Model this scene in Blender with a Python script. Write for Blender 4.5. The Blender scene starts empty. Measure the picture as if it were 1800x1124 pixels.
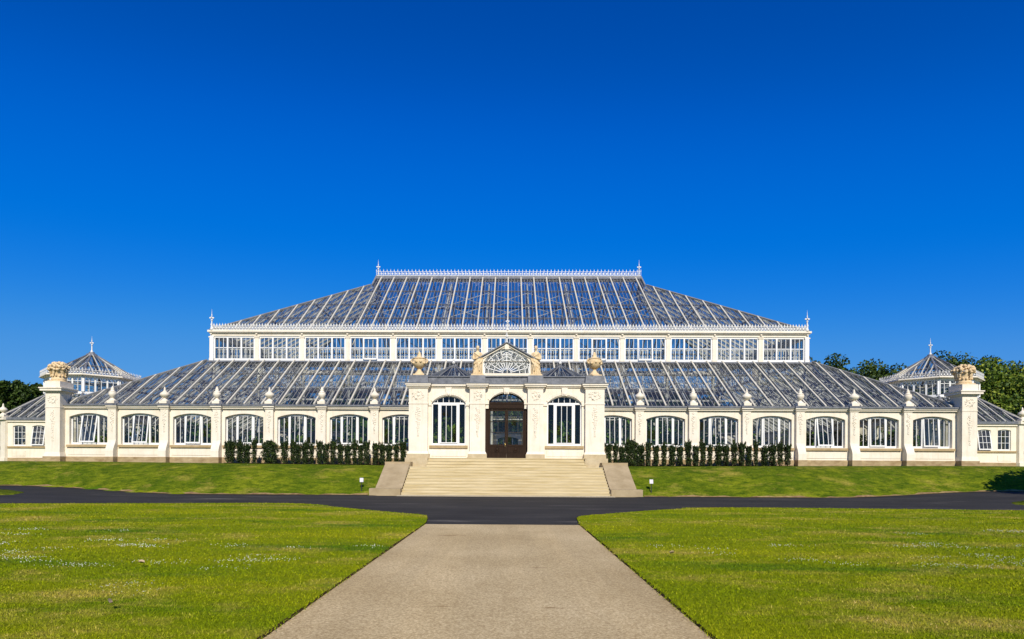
import bpy, math, random
import numpy as np
from mathutils import Vector, Matrix
random.seed(7); RNG = np.random.default_rng(7)
S = bpy.context.scene; COL = S.collection
PI = math.pi
ORD = ['first','second','third','fourth','fifth','sixth','seventh','eighth','ninth','tenth','eleventh','twelfth','thirteenth',
       'fourteenth','fifteenth','sixteenth','seventeenth','eighteenth','nineteenth','twentieth','twenty-first','twenty-second',
       'twenty-third','twenty-fourth','twenty-fifth','twenty-sixth','twenty-seventh']
# ------------------------------------------------------------------ mesh helper
LOC = {}
def rootloc(o):
    while o.parent is not None: o = o.parent
    return LOC.get(o.name, Vector((0,0,0)))
class MB:
    def __init__(self, M=None): self.v=[]; self.f=[]; self.M=M
    def add(self, vs, fs):
        n=len(self.v)
        if self.M is not None: vs=[tuple(self.M@Vector(p)) for p in vs]
        self.v+= [tuple(p) for p in vs]; self.f+=[tuple(i+n for i in q) for q in fs]
    def box(self,x0,x1,y0,y1,z0,z1):
        self.add([(x0,y0,z0),(x1,y0,z0),(x1,y1,z0),(x0,y1,z0),(x0,y0,z1),(x1,y0,z1),(x1,y1,z1),(x0,y1,z1)],
                 [(0,3,2,1),(4,5,6,7),(0,1,5,4),(1,2,6,5),(2,3,7,6),(3,0,4,7)])
    def frus(self,x0,x1,y0,y1,z0,z1,dx,dy):   # box whose top is inset
        self.add([(x0,y0,z0),(x1,y0,z0),(x1,y1,z0),(x0,y1,z0),(x0+dx,y0+dy,z1),(x1-dx,y0+dy,z1),(x1-dx,y1-dy,z1),(x0+dx,y1-dy,z1)],
                 [(0,3,2,1),(4,5,6,7),(0,1,5,4),(1,2,6,5),(2,3,7,6),(3,0,4,7)])
    def beam(self,p,q,w,h,up=(0,0,1)):
        p=Vector(p);q=Vector(q);d=(q-p)
        if d.length<1e-6: return
        d.normalize();u=Vector(up);s=d.cross(u)
        if s.length<1e-4: s=d.cross(Vector((0,1,0)))
        s.normalize();u=s.cross(d);s=s*(w/2);u=u*(h/2)
        vs=[p-s-u,p+s-u,p+s+u,p-s+u,q-s-u,q+s-u,q+s+u,q-s+u]
        self.add(vs,[(0,1,2,3),(7,6,5,4),(0,4,5,1),(1,5,6,2),(2,6,7,3),(3,7,4,0)])
    def tube(self,pts,r,n=6):
        for a,b,i in zip(pts[:-1],pts[1:],range(99)):
            ra=r[i] if isinstance(r,(list,tuple)) else r; rb=r[i+1] if isinstance(r,(list,tuple)) else r
            a=Vector(a);b=Vector(b);d=(b-a).normalized();s=d.cross(Vector((0.31,0.17,0.93)))
            if s.length<1e-3: s=d.cross(Vector((1,0,0)))
            s.normalize();u=s.cross(d);vs=[]
            for c,rr in ((a,ra),(b,rb)):
                for k in range(n):
                    t=2*PI*k/n; vs.append(c+s*(rr*math.cos(t))+u*(rr*math.sin(t)))
            self.add(vs,[(k,(k+1)%n,n+(k+1)%n,n+k) for k in range(n)]+[tuple(range(n))[::-1],tuple(range(n,2*n))])
    def lathe(self,prof,c=(0,0,0),n=16,sx=1,sy=1,rib=0,nr=0):
        vs=[];fs=[]
        for r,z in prof:
            for k in range(n):
                t=2*PI*k/n; rr=r*(1+rib*math.cos(nr*t)) if rib else r
                vs.append((c[0]+rr*sx*math.cos(t),c[1]+rr*sy*math.sin(t),c[2]+z))
        m=len(prof)
        for i in range(m-1):
            for k in range(n):
                k2=(k+1)%n; fs.append((i*n+k,i*n+k2,(i+1)*n+k2,(i+1)*n+k))
        fs.append(tuple(range(n))[::-1]); fs.append(tuple((m-1)*n+k for k in range(n)))
        self.add(vs,fs)
    def blob(self,c,rx,ry,rz,nu=7,nv=4):
        vs=[(c[0],c[1],c[2]-rz)];fs=[]
        for i in range(1,nv):
            p=-PI/2+PI*i/nv
            for k in range(nu):
                t=2*PI*k/nu; vs.append((c[0]+rx*math.cos(p)*math.cos(t),c[1]+ry*math.cos(p)*math.sin(t),c[2]+rz*math.sin(p)))
        vs.append((c[0],c[1],c[2]+rz)); L=len(vs)-1
        for k in range(nu):
            fs.append((0,1+(k+1)%nu,1+k)); o=1+(nv-2)*nu; fs.append((L,o+k,o+(k+1)%nu))
        for i in range(nv-2):
            for k in range(nu):
                a=1+i*nu; fs.append((a+k,a+(k+1)%nu,a+nu+(k+1)%nu,a+nu+k))
        self.add(vs,fs)
    def poly(self,pts): self.add(pts,[tuple(range(len(pts)))])
    def extr_x(self,poly,x0,x1):    # polygon in (y,z) extruded along x
        n=len(poly); vs=[(x0,y,z) for y,z in poly]+[(x1,y,z) for y,z in poly]
        self.add(vs,[tuple(range(n))[::-1],tuple(range(n,2*n))]+[(k,(k+1)%n,n+(k+1)%n,n+k) for k in range(n)])
    def build(self,name,mat,parent=None,smooth=False,kind=None):
        off=rootloc(parent) if parent is not None else Vector((0,0,0))
        me=bpy.data.meshes.new(name); me.from_pydata([(p[0]-off.x,p[1]-off.y,p[2]-off.z) for p in self.v],[],self.f)
        me.materials.append(mat); me.update()
        if smooth: me.polygons.foreach_set('use_smooth',[True]*len(me.polygons))
        o=bpy.data.objects.new(name,me); COL.objects.link(o)
        if parent is not None: o.parent=parent
        if kind: o['kind']=kind
        return o
def tag(o,label,cat,group=None,kind=None):
    o['label']=label; o['category']=cat
    if group: o['group']=group
    if kind: o['kind']=kind
    return o
def thing(name,loc,label,cat,group=None):
    o=bpy.data.objects.new(name,None); COL.objects.link(o); o.location=loc; o.empty_display_size=.3
    LOC[o.name]=Vector(loc); return tag(o,label,cat,group)
def copy_tree(o,parent=None):
    c=o.copy(); COL.objects.link(c)
    if parent is not None: c.parent=parent
    for ch in list(o.children): copy_tree(ch,c)
    return c
# ------------------------------------------------------------------ materials
def mat(name,base,rough=.7,noise=0,scale=4,base2=None,bump=0,bscale=30,spec=.3,metal=0,stretch=None,detail=6,grime=0):
    m=bpy.data.materials.new(name); m.use_nodes=True; nt=m.node_tree; b=nt.nodes['Principled BSDF']
    b.inputs['Base Color'].default_value=(*base,1); b.inputs['Roughness'].default_value=rough
    b.inputs['Specular IOR Level'].default_value=spec; b.inputs['Metallic'].default_value=metal
    tc=nt.nodes.new('ShaderNodeNewGeometry'); vec=tc.outputs['Position']
    if stretch:
        mp=nt.nodes.new('ShaderNodeMapping'); mp.inputs['Scale'].default_value=stretch
        nt.links.new(vec,mp.inputs['Vector']); vec=mp.outputs['Vector']
    if base2:
        n=nt.nodes.new('ShaderNodeTexNoise'); n.inputs['Scale'].default_value=scale; n.inputs['Detail'].default_value=detail
        n.inputs['Roughness'].default_value=.65
        nt.links.new(vec,n.inputs['Vector'])
        r=nt.nodes.new('ShaderNodeValToRGB'); r.color_ramp.elements[0].position=.32; r.color_ramp.elements[1].position=.7
        r.color_ramp.elements[0].color=(*base,1); r.color_ramp.elements[1].color=(*base2,1)
        nt.links.new(n.outputs['Fac'],r.inputs['Fac']); nt.links.new(r.outputs['Color'],b.inputs['Base Color'])
    if grime:   # rain streaks and dull patches
        src=r.outputs['Color'] if base2 else None
        for st,a,bb,k in (((5,5,.45),.50,.74,1.0),((.55,.55,.8),.42,.75,.7)):
            mp=nt.nodes.new('ShaderNodeMapping'); mp.inputs['Scale'].default_value=st; nt.links.new(tc.outputs['Position'],mp.inputs['Vector'])
            n=nt.nodes.new('ShaderNodeTexNoise'); n.inputs['Scale'].default_value=1.0; n.inputs['Detail'].default_value=7; n.inputs['Roughness'].default_value=.7
            nt.links.new(mp.outputs['Vector'],n.inputs['Vector']); q=nt.nodes.new('ShaderNodeValToRGB'); q.color_ramp.elements[0].position=a; q.color_ramp.elements[1].position=bb
            g=1-grime*k; q.color_ramp.elements[0].color=(1,1,1,1); q.color_ramp.elements[1].color=(g,g*.97,g*.92,1); nt.links.new(n.outputs['Fac'],q.inputs['Fac'])
            x=nt.nodes.new('ShaderNodeMix'); x.data_type='RGBA'; x.blend_type='MULTIPLY'; x.inputs['Factor'].default_value=1
            nt.links.new(src,x.inputs['A']); nt.links.new(q.outputs['Color'],x.inputs['B']); src=x.outputs['Result']
        nt.links.new(src,b.inputs['Base Color'])
    if bump:
        n=nt.nodes.new('ShaderNodeTexNoise'); n.inputs['Scale'].default_value=bscale; n.inputs['Detail'].default_value=4
        nt.links.new(vec,n.inputs['Vector'])
        bp=nt.nodes.new('ShaderNodeBump'); bp.inputs['Strength'].default_value=bump; bp.inputs['Distance'].default_value=.05
        nt.links.new(n.outputs['Fac'],bp.inputs['Height']); nt.links.new(bp.outputs['Normal'],b.inputs['Normal'])
    return m
def glass_mat(name,tint,dust,boost=1.0,f0=.06):
    m=bpy.data.materials.new(name); m.use_nodes=True; nt=m.node_tree; nt.nodes.clear()
    N=nt.nodes.new; L=nt.links.new
    out=N('ShaderNodeOutputMaterial'); tr=N('ShaderNodeBsdfTransparent'); tr.inputs['Color'].default_value=(*tint,1)
    gl=N('ShaderNodeBsdfGlossy'); gl.inputs['Roughness'].default_value=.02; gl.inputs['Color'].default_value=(boost,boost,boost,1)
    lw=N('ShaderNodeLayerWeight'); lw.inputs['Blend'].default_value=.5
    p=N('ShaderNodeMath'); p.operation='POWER'; p.inputs[1].default_value=4.0; L(lw.outputs['Facing'],p.inputs[0])
    ma=N('ShaderNodeMath'); ma.operation='MULTIPLY_ADD'; ma.inputs[1].default_value=.9; ma.inputs[2].default_value=f0; L(p.outputs[0],ma.inputs[0])
    geo=N('ShaderNodeNewGeometry'); sn=N('ShaderNodeVectorMath'); sn.operation='SNAP'; sn.inputs[1].default_value=(.319,.85,.62); L(geo.outputs['Position'],sn.inputs[0])
    wn=N('ShaderNodeTexWhiteNoise'); wn.noise_dimensions='3D'; L(sn.outputs[0],wn.inputs['Vector'])      # every pane sits a little out of true
    sb=N('ShaderNodeVectorMath'); sb.operation='MULTIPLY_ADD'; sb.inputs[1].default_value=(.10,.10,.10); sb.inputs[2].default_value=(-.05,-.05,-.05); L(wn.outputs['Color'],sb.inputs[0])
    ad=N('ShaderNodeVectorMath'); ad.operation='ADD'; L(geo.outputs['Normal'],ad.inputs[0]); L(sb.outputs[0],ad.inputs[1])
    no=N('ShaderNodeVectorMath'); no.operation='NORMALIZE'; L(ad.outputs[0],no.inputs[0]); L(no.outputs[0],gl.inputs['Normal'])
    rt=N('ShaderNodeValToRGB'); rt.color_ramp.elements[0].color=(*[c*.84 for c in tint],1); rt.color_ramp.elements[1].color=(*[min(c*1.10,1) for c in tint],1)
    L(wn.outputs['Value'],rt.inputs['Fac']); L(rt.outputs['Color'],tr.inputs['Color'])
    mx=N('ShaderNodeMixShader'); L(ma.outputs[0],mx.inputs['Fac']); L(tr.outputs[0],mx.inputs[1]); L(gl.outputs[0],mx.inputs[2])
    df=N('ShaderNodeBsdfDiffuse'); df.inputs['Color'].default_value=(.55,.56,.55,1)
    m2=N('ShaderNodeMixShader'); m2.inputs['Fac'].default_value=dust; L(mx.outputs[0],m2.inputs[1]); L(df.outputs[0],m2.inputs[2])
    L(m2.outputs[0],out.inputs['Surface']); return m
def leaf_mat(name,c1,c2,c3=None,rough=.6,patch=None,trans=0.0):
    m=bpy.data.materials.new(name); m.use_nodes=True; nt=m.node_tree; b=nt.nodes['Principled BSDF']; N=nt.nodes.new; L=nt.links.new
    g=N('ShaderNodeNewGeometry'); r=N('ShaderNodeValToRGB'); e=r.color_ramp.elements
    e[0].color=(*c1,1); e[1].color=(*c2,1); e[0].position=.05; e[1].position=.8
    if c3: x=e.new(.96); x.color=(*c3,1)
    L(g.outputs['Random Per Island'],r.inputs['Fac']); L(r.outputs['Color'],b.inputs['Base Color'])
    b.inputs['Roughness'].default_value=rough; b.inputs['Specular IOR Level'].default_value=.25
    return m
def grass_mat(name,kind):
    # patchy mown turf: greens, dry straw, a darker mottle; blades vary one by one
    m=bpy.data.materials.new(name); m.use_nodes=True; nt=m.node_tree; b=nt.nodes['Principled BSDF']; N=nt.nodes.new; L=nt.links.new
    g=N('ShaderNodeNewGeometry'); P=g.outputs['Position']
    def noise(scale,st,det=5,rgh=.6,rot=0):
        mp=N('ShaderNodeMapping'); mp.inputs['Scale'].default_value=st; mp.inputs['Rotation'].default_value=(rot*.5,rot*.25,rot*.6); L(P,mp.inputs['Vector'])
        n=N('ShaderNodeTexNoise'); n.inputs['Scale'].default_value=scale; n.inputs['Detail'].default_value=det; n.inputs['Roughness'].default_value=rgh
        L(mp.outputs['Vector'],n.inputs['Vector']); return n.outputs['Fac']
    def ramp(src,a,bb,ca,cb):
        r=N('ShaderNodeValToRGB'); r.color_ramp.elements[0].position=a; r.color_ramp.elements[1].position=bb
        r.color_ramp.elements[0].color=(*ca,1); r.color_ramp.elements[1].color=(*cb,1); L(src,r.inputs['Fac']); return r.outputs['Color']
    def mix(fac,a,c,mode='MIX'):
        x=N('ShaderNodeMix'); x.data_type='RGBA'; x.blend_type=mode
        if isinstance(fac,(int,float)): x.inputs['Factor'].default_value=fac
        else: L(fac,x.inputs['Factor'])
        for s,v in ((x.inputs['A'],a),(x.inputs['B'],c)):
            if isinstance(v,tuple): s.default_value=(*v,1)
            else: L(v,s)
        return x.outputs['Result']
    if kind=='bank':
        c=ramp(noise(.55,(1,1,1)),.35,.65,(.10,.155,.006),(.23,.265,.013))
        st=ramp(noise(2.6,(.5,1.2,1.8),7,.75,1),.42,.64,(0,0,0),(1,1,1)); c=mix(st,c,(.050,.095,.004))
        dry=ramp(noise(.7,(.6,1,1.6),8,.74),.53,.70,(0,0,0),(.9,.9,.9)); c=mix(dry,c,(.40,.33,.06))
    else:
        c=ramp(noise(.42,(.35,1,1)),.33,.66,(.165,.232,.003),(.290,.312,.006))
        dk=ramp(noise(.55,(.28,.9,1),6),.53,.68,(0,0,0),(1,1,1)); c=mix(dk,c,(.085,.17,.006))
        dry=ramp(noise(.42,(.7,1,1),8,.72),.51,.68,(0,0,0),(.85,.85,.85)); c=mix(dry,c,(.50,.38,.075))
    sp=ramp(noise(26 if kind!='bank' else 9,(1,1,1),4,.7),.3,.75,(.68,.68,.62),(1.3,1.28,1.25)); c=mix(1.0,c,sp,'MULTIPLY')
    if kind=='blade':
        r=N('ShaderNodeValToRGB'); e=r.color_ramp.elements
        e[0].color=(.62,.68,.6,1); e[1].color=(1.14,1.12,1.0,1); e[1].position=.85; x=e.new(.97); x.color=(1.6,1.35,4.0,1)
        L(g.outputs['Random Per Island'],r.inputs['Fac']); c=mix(1.0,c,r.outputs['Color'],'MULTIPLY')
    L(c,b.inputs['Base Color']); b.inputs['Roughness'].default_value=.85; b.inputs['Specular IOR Level'].default_value=.04
    if kind!='blade':
        bp=N('ShaderNodeBump'); bp.inputs['Strength'].default_value=.9; bp.inputs['Distance'].default_value=.08 if kind!='bank' else .2
        L(noise(14 if kind!='bank' else 5,(1,1,1),5,.75),bp.inputs['Height']); L(bp.outputs['Normal'],b.inputs['Normal'])
    return m
def speckle_mat(name,c1,c2,c3,scale,rough=.9,patch=None,bump=.3,marks=()):
    m=bpy.data.materials.new(name); m.use_nodes=True; nt=m.node_tree; b=nt.nodes['Principled BSDF']; N=nt.nodes.new; L=nt.links.new
    g=N('ShaderNodeNewGeometry'); n=N('ShaderNodeTexNoise'); n.inputs['Scale'].default_value=scale; n.inputs['Detail'].default_value=3
    n.inputs['Roughness'].default_value=.8; L(g.outputs['Position'],n.inputs['Vector'])
    r=N('ShaderNodeValToRGB'); e=r.color_ramp.elements; e[0].position=.34; e[0].color=(*c1,1); e[1].position=.66; e[1].color=(*c3,1)
    x=e.new(.5); x.color=(*c2,1); L(n.outputs['Fac'],r.inputs['Fac'])
    n2=N('ShaderNodeTexNoise'); n2.inputs['Scale'].default_value=.35; n2.inputs['Detail'].default_value=7; L(g.outputs['Position'],n2.inputs['Vector'])
    r2=N('ShaderNodeValToRGB'); r2.color_ramp.elements[0].position=.3; r2.color_ramp.elements[1].position=.7
    r2.color_ramp.elements[0].color=(*(patch or (.86,.84,.82)),1); r2.color_ramp.elements[1].color=(1.08,1.07,1.06,1); L(n2.outputs['Fac'],r2.inputs['Fac'])
    mx=N('ShaderNodeMix'); mx.data_type='RGBA'; mx.blend_type='MULTIPLY'; mx.inputs['Factor'].default_value=1
    L(r.outputs['Color'],mx.inputs['A']); L(r2.outputs['Color'],mx.inputs['B']); L(mx.outputs['Result'],b.inputs['Base Color'])
    b.inputs['Roughness'].default_value=rough; b.inputs['Specular IOR Level'].default_value=.2
    res=mx.outputs['Result']
    for st,a,bb,col in marks:   # worn bands, scuffs, old stains
        mp=N('ShaderNodeMapping'); mp.inputs['Scale'].default_value=st; L(g.outputs['Position'],mp.inputs['Vector'])
        k=N('ShaderNodeTexNoise'); k.inputs['Scale'].default_value=1; k.inputs['Detail'].default_value=6; k.inputs['Roughness'].default_value=.62; L(mp.outputs['Vector'],k.inputs['Vector'])
        q=N('ShaderNodeValToRGB'); q.color_ramp.elements[0].position=a; q.color_ramp.elements[1].position=bb; q.color_ramp.elements[0].color=(1,1,1,1); q.color_ramp.elements[1].color=(*col,1); L(k.outputs['Fac'],q.inputs['Fac'])
        x=N('ShaderNodeMix'); x.data_type='RGBA'; x.blend_type='MULTIPLY'; x.inputs['Factor'].default_value=1; x.clamp_result=False; L(res,x.inputs['A']); L(q.outputs['Color'],x.inputs['B']); res=x.outputs['Result']
    L(res,b.inputs['Base Color'])
    bp=N('ShaderNodeBump'); bp.inputs['Strength'].default_value=bump; bp.inputs['Distance'].default_value=.01
    L(n.outputs['Fac'],bp.inputs['Height']); L(bp.outputs['Normal'],b.inputs['Normal']); return m
CREAM=mat('cream_render',(.755,.675,.545),.75,base2=(.80,.73,.61),scale=1.3,grime=.15,bump=.12,bscale=9)
WHITE=mat('white_paint',(.72,.71,.68),.45,base2=(.78,.77,.75),scale=2)
BAR=mat('cream_iron_paint',(.50,.455,.36),.5,base2=(.62,.575,.475),scale=3)
GBAR=mat('weathered_glazing_bar',(.16,.16,.16),.5,base2=(.28,.275,.26),scale=2)
IRON=mat('white_iron',(.66,.64,.60),.5,base2=(.74,.725,.69),scale=4)
INNER=mat('cream_inner_iron',(.64,.59,.48),.6,base2=(.74,.69,.58),scale=3)
LEAD=mat('lead_sheet',(.085,.09,.105),.5,base2=(.19,.195,.215),scale=3.5,bump=.35,bscale=4,spec=.5)
STONE=mat('sandstone',(.40,.315,.185),.85,base2=(.53,.44,.285),scale=2.2,bump=.25,bscale=14)
PLINTH=mat('plinth_stone',(.25,.17,.085),.9,base2=(.46,.35,.20),scale=1.5,bump=.25,bscale=10,stretch=(1,1,2.5))
SILLST=mat('sill_stone',(.33,.235,.115),.85,base2=(.45,.34,.19),scale=2.2,bump=.2,bscale=14)
STEPS=mat('step_stone',(.43,.335,.165),.85,base2=(.60,.505,.32),scale=1.6,bump=.2,bscale=12,stretch=(.35,2.5,5))
CHEEK=mat('cheek_stone',(.31,.235,.13),.9,base2=(.43,.335,.20),scale=1.4,bump=.25,bscale=12)
COADE=mat('buff_cast_stone',(.60,.43,.23),.8,base2=(.74,.58,.36),scale=5,bump=.3,bscale=25)
RELIEF=mat('relief_stone',(.715,.64,.51),.8,base2=(.77,.70,.58),scale=6)
WOOD=mat('dark_oak',(.014,.0075,.004),.55,base2=(.034,.017,.009),scale=3,stretch=(6,6,.6),spec=.12)
BRASS=mat('brass',(.65,.45,.15),.3,base2=(.7,.5,.2),metal=1)
PANEL=mat('brown_panelling',(.075,.05,.032),.7,base2=(.13,.09,.06),scale=2)
BLACK=mat('black_stake',(.015,.015,.016),.6,base2=(.03,.03,.03))
FLOOR=mat('house_floor',(.22,.19,.15),.8,base2=(.32,.28,.22),scale=1)
SOIL=mat('soil',(.045,.028,.014),.95,base2=(.11,.07,.038),scale=6,bump=.6,bscale=18,spec=0)
VERGE=mat('verge_earth',(.16,.085,.04),.95,base2=(.36,.26,.10),scale=2.5,bump=.5,bscale=18)
ASPH=speckle_mat('asphalt',(.018,.0165,.0145),(.028,.026,.0235),(.052,.049,.045),38,.92,(.62,.62,.62),.3,[((.16,.75,1),.60,.70,(3.4,3.35,3.2)),((.05,.9,1),.45,.65,(1.6,1.57,1.5))])
GRAV=speckle_mat('bound_gravel',(.33,.235,.115),(.50,.385,.205),(.72,.585,.345),34,.9,(.80,.76,.68),.35,[((.9,.05,1),.46,.70,(1.16,1.15,1.13)),((.5,.08,1),.50,.72,(.84,.82,.78)),((.55,1.9,1),.665,.70,(.5,.42,.32)),((1.6,1.6,1),.58,.8,(.86,.83,.78))])
EDGE=speckle_mat('edge_gravel',(.30,.25,.17),(.42,.36,.25),(.55,.48,.36),30,.9)
LAWN=grass_mat('lawn_turf','lawn'); BANK=grass_mat('bank_turf','bank'); BLADE=grass_mat('grass_blade','blade')
YEW=leaf_mat('yew_needles',(.006,.014,.003),(.022,.042,.006),(.07,.10,.015))
LEAFD=leaf_mat('dark_leaves',(.014,.032,.003),(.045,.080,.009),(.09,.13,.018))
LEAFM=leaf_mat('mid_leaves',(.028,.065,.004),(.115,.165,.010),(.25,.28,.03))
LEAFI=leaf_mat('glasshouse_leaves',(.03,.07,.008),(.12,.22,.02),(.25,.36,.05))
BARK=mat('bark',(.05,.035,.022),.9,base2=(.10,.075,.05),scale=5,bump=.5,bscale=12)
GROOF=glass_mat('roof_glass',(.74,.78,.81),.010,.9,.05)
GWIN=glass_mat('window_glass',(.76,.78,.77),.005,.9,.042)
# ------------------------------------------------------------------ shared building pieces (x along a wall, -y outwards)
def arch_z(x,w,zs,r):
    if r<=0: return zs
    R=(w*w+r*r)/(2*r); return zs+math.sqrt(max(R*R-x*x,0))-(R-r)
def arch_panel(mb,xa,xb,za,zb,xc,w,zsill,zs,r,yf,yb,top=None,n=12,back=True):
    xl,xr=xc-w,xc+w; topz=top or (lambda x:zb)
    xs=[xl+2*w*i/n for i in range(n+1)]
    for y in ((yf,yb) if back else (yf,)):
        if xl-xa>1e-4: mb.poly([(xa,y,za),(xl,y,za),(xl,y,topz(xl)),(xa,y,topz(xa))])
        if xb-xr>1e-4: mb.poly([(xr,y,za),(xb,y,za),(xb,y,topz(xb)),(xr,y,topz(xr))])
        if zsill>za+1e-4: mb.poly([(xl,y,za),(xr,y,za),(xr,y,zsill),(xl,y,zsill)])
        for a,b in zip(xs[:-1],xs[1:]):
            mb.poly([(a,y,arch_z(a-xc,w,zs,r)),(b,y,arch_z(b-xc,w,zs,r)),(b,y,topz(b)),(a,y,topz(a))])
    mb.poly([(xl,yf,zsill),(xl,yb,zsill),(xl,yb,zs),(xl,yf,zs)]); mb.poly([(xr,yf,zsill),(xr,yf,zs),(xr,yb,zs),(xr,yb,zsill)])
    if zsill>za+1e-4: mb.poly([(xl,yf,zsill),(xr,yf,zsill),(xr,yb,zsill),(xl,yb,zsill)])
    for a,b in zip(xs[:-1],xs[1:]):
        za_,zb_=arch_z(a-xc,w,zs,r),arch_z(b-xc,w,zs,r)
        mb.poly([(a,yf,za_),(a,yb,za_),(b,yb,zb_),(b,yf,zb_)])
    mb.poly([(xa,yf,topz(xa)),(xa,yb,topz(xa)),(xb,yb,topz(xb)),(xb,yf,topz(xb))])
def glass_poly(mb,xc,x0,x1,w,zb,zs,r,y,n=8):
    xs=[x0+(x1-x0)*i/n for i in range(n+1)]
    mb.poly([(x0,y,zb),(x1,y,zb)]+[(x,y,arch_z(x-xc,w,zs,r)) for x in reversed(xs)])
def arched_window(parent,M,xc,w,zsill,zs,r,y,mull,side_bars=1,mid_bars=2,tilt=0,transom=None,hbars=(),fw=.09,mw=.13):
    """frame (part) > pane, casement, casement glass (sub-parts). mull: half-distance of the two mullions, or None"""
    f=MB(M); g=MB(M); az=lambda x:arch_z(x-xc,w,zs,r)
    f.box(xc-w,xc-w+fw,y,y+.1,zsill,zs); f.box(xc+w-fw,xc+w,y,y+.1,zsill,zs)
    f.box(xc-w+fw,xc+w-fw,y,y+.1,zsill,zsill+.13)
    n=12
    for i in range(n):
        a=xc-w+2*w*i/n;b=xc-w+2*w*(i+1)/n
        za,zb=az(a),az(b)
        f.add([(a,y,za-fw*.8),(b,y,zb-fw*.8),(b,y,zb),(a,y,za),(a,y+.1,za-fw*.8),(b,y+.1,zb-fw*.8),(b,y+.1,zb),(a,y+.1,za)],[(0,1,2,3),(7,6,5,4),(0,4,5,1)])
    zt=transom or None
    top=lambda x:(zt if zt else az(x)-.03)
    bars=[]
    if mull:
        for s in (-1,1): f.box(xc+s*mull-mw/2,xc+s*mull+mw/2,y-.02,y+.12,zsill+.13,top(xc+s*mull))
        for s in (-1,1):
            a=mull+mw/2;b=w-fw
            for k in range(side_bars):
                x=xc+s*(a+(b-a)*(k+1)/(side_bars+1)); f.box(x-.018,x+.018,y+.02,y+.07,zsill+.13,top(x))
    if zt:
        f.box(xc-w+fw,xc+w-fw,y-.01,y+.11,zt,zt+.12)
        for k in range(5):
            x=xc-w+2*w*(k+1)/6; f.box(x-.016,x+.016,y+.02,y+.07,zt+.12,az(x)-.03)
    for z in hbars: f.box(xc-w+fw,xc+w-fw,y+.025,y+.065,z-.016,z+.016)
    fo=f.build('window',WHITE,parent)
    yg=y+.05
    if not mull:
        for k in range(mid_bars):
            x=xc-w+2*w*(k+1)/(mid_bars+1); f2=None
        glass_poly(g,xc,xc-w,xc+w,w,zsill,zs,r,yg); g.build('pane',GWIN,fo); return fo
    for a_,b_ in ((xc-w,xc-mull),(xc+mull,xc+w)): g=MB(M); glass_poly(g,xc,a_,b_,w,zsill,zs,r,yg); g.build('pane',GWIN,fo)
    if zt: g=MB(M); glass_poly(g,xc,xc-mull,xc+mull,w,zt,zs,r,yg); g.build('pane',GWIN,fo)
    # middle light: a sash hung at its head and pushed out at its foot
    hz=(zt if zt else az(xc+mull)-.05); hw=mull-mw/2-.012
    T=Matrix.Translation((xc,y-.012 if tilt else y+.03,hz))@Matrix.Rotation(-math.radians(tilt),4,'X')
    c=MB((M or Matrix())@T); H=hz-zsill-.10
    for s in (-1,1): c.box(s*hw-.04,s*hw+.04,-.03,.03,-H,0)
    c.box(-hw+.04,hw-.04,-.03,.03,-H,-H+.09); c.box(-hw+.04,hw-.04,-.03,.03,-.07,0)
    for k in range(mid_bars):
        x=-hw+2*hw*(k+1)/(mid_bars+1); c.box(x-.018,x+.018,-.02,.02,-H+.09,-.07)
    c.build('casement',WHITE,fo)
    p=MB((M or Matrix())@T); p.poly([(-hw,0,-H),(hw,0,-H),(hw,0,0),(-hw,0,0)]); p.build('pane',GWIN,fo)
    if not zt:   # head above the sash
        q=MB(M); glass_poly(q,xc,xc-mull,xc+mull,w,hz,zs,r,yg); q.build('pane',GWIN,fo)
    return fo
def relief_drop(mb,x,y,z1,z0,w,seed=0,n=9):
    rr=random.Random(seed)
    for i in range(n):
        t=i/(n-1); z=z1+(z0-z1)*t; ww=w*(.55+.45*math.sin(PI*min(t*1.6,1)))*(1-.55*t)
        mb.blob((x,y,z),.05+.04*rr.random(),.035,.07,6,3)
        for s in (-1,1,-1,1):
            mb.blob((x+s*ww*rr.random(),y,z+rr.uniform(-.13,.13)),.025+.05*rr.random()**2,.032,.03+.05*rr.random(),6,3)
def relief_mask(mb,x,y,z,w,h):
    rr=random.Random(int(x*100))
    for k in range(34): a=rr.uniform(0,2*PI); q=rr.uniform(.45,1.0)**.7; mb.blob((x+w*math.cos(a)*q*1.05,y,z+h*math.sin(a)*q*1.05),.03+.04*rr.random(),.03,.03+.04*rr.random(),6,3)
    mb.blob((x,y,z+h*.1),w*.26,.05,h*.34); return
    mb.blob((x,y,z+h*.1),w*.26,.05,h*.34)
    for k in range(9):
        a=PI*(1.0+k/8); mb.blob((x+math.cos(a)*w*.62,y,z+h*.22+math.sin(a)*h*.62),.06,.05,.06,6,3)
    for s in (-1,1):
        for k in range(5): mb.blob((x+s*w*(.62+.16*(k%2)),y,z+h*(.5-.26*k)),.06,.05,.07,6,3)
        mb.blob((x+s*w*.3,y,z+h*.5),.07,.05,.06,6,3)
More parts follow.
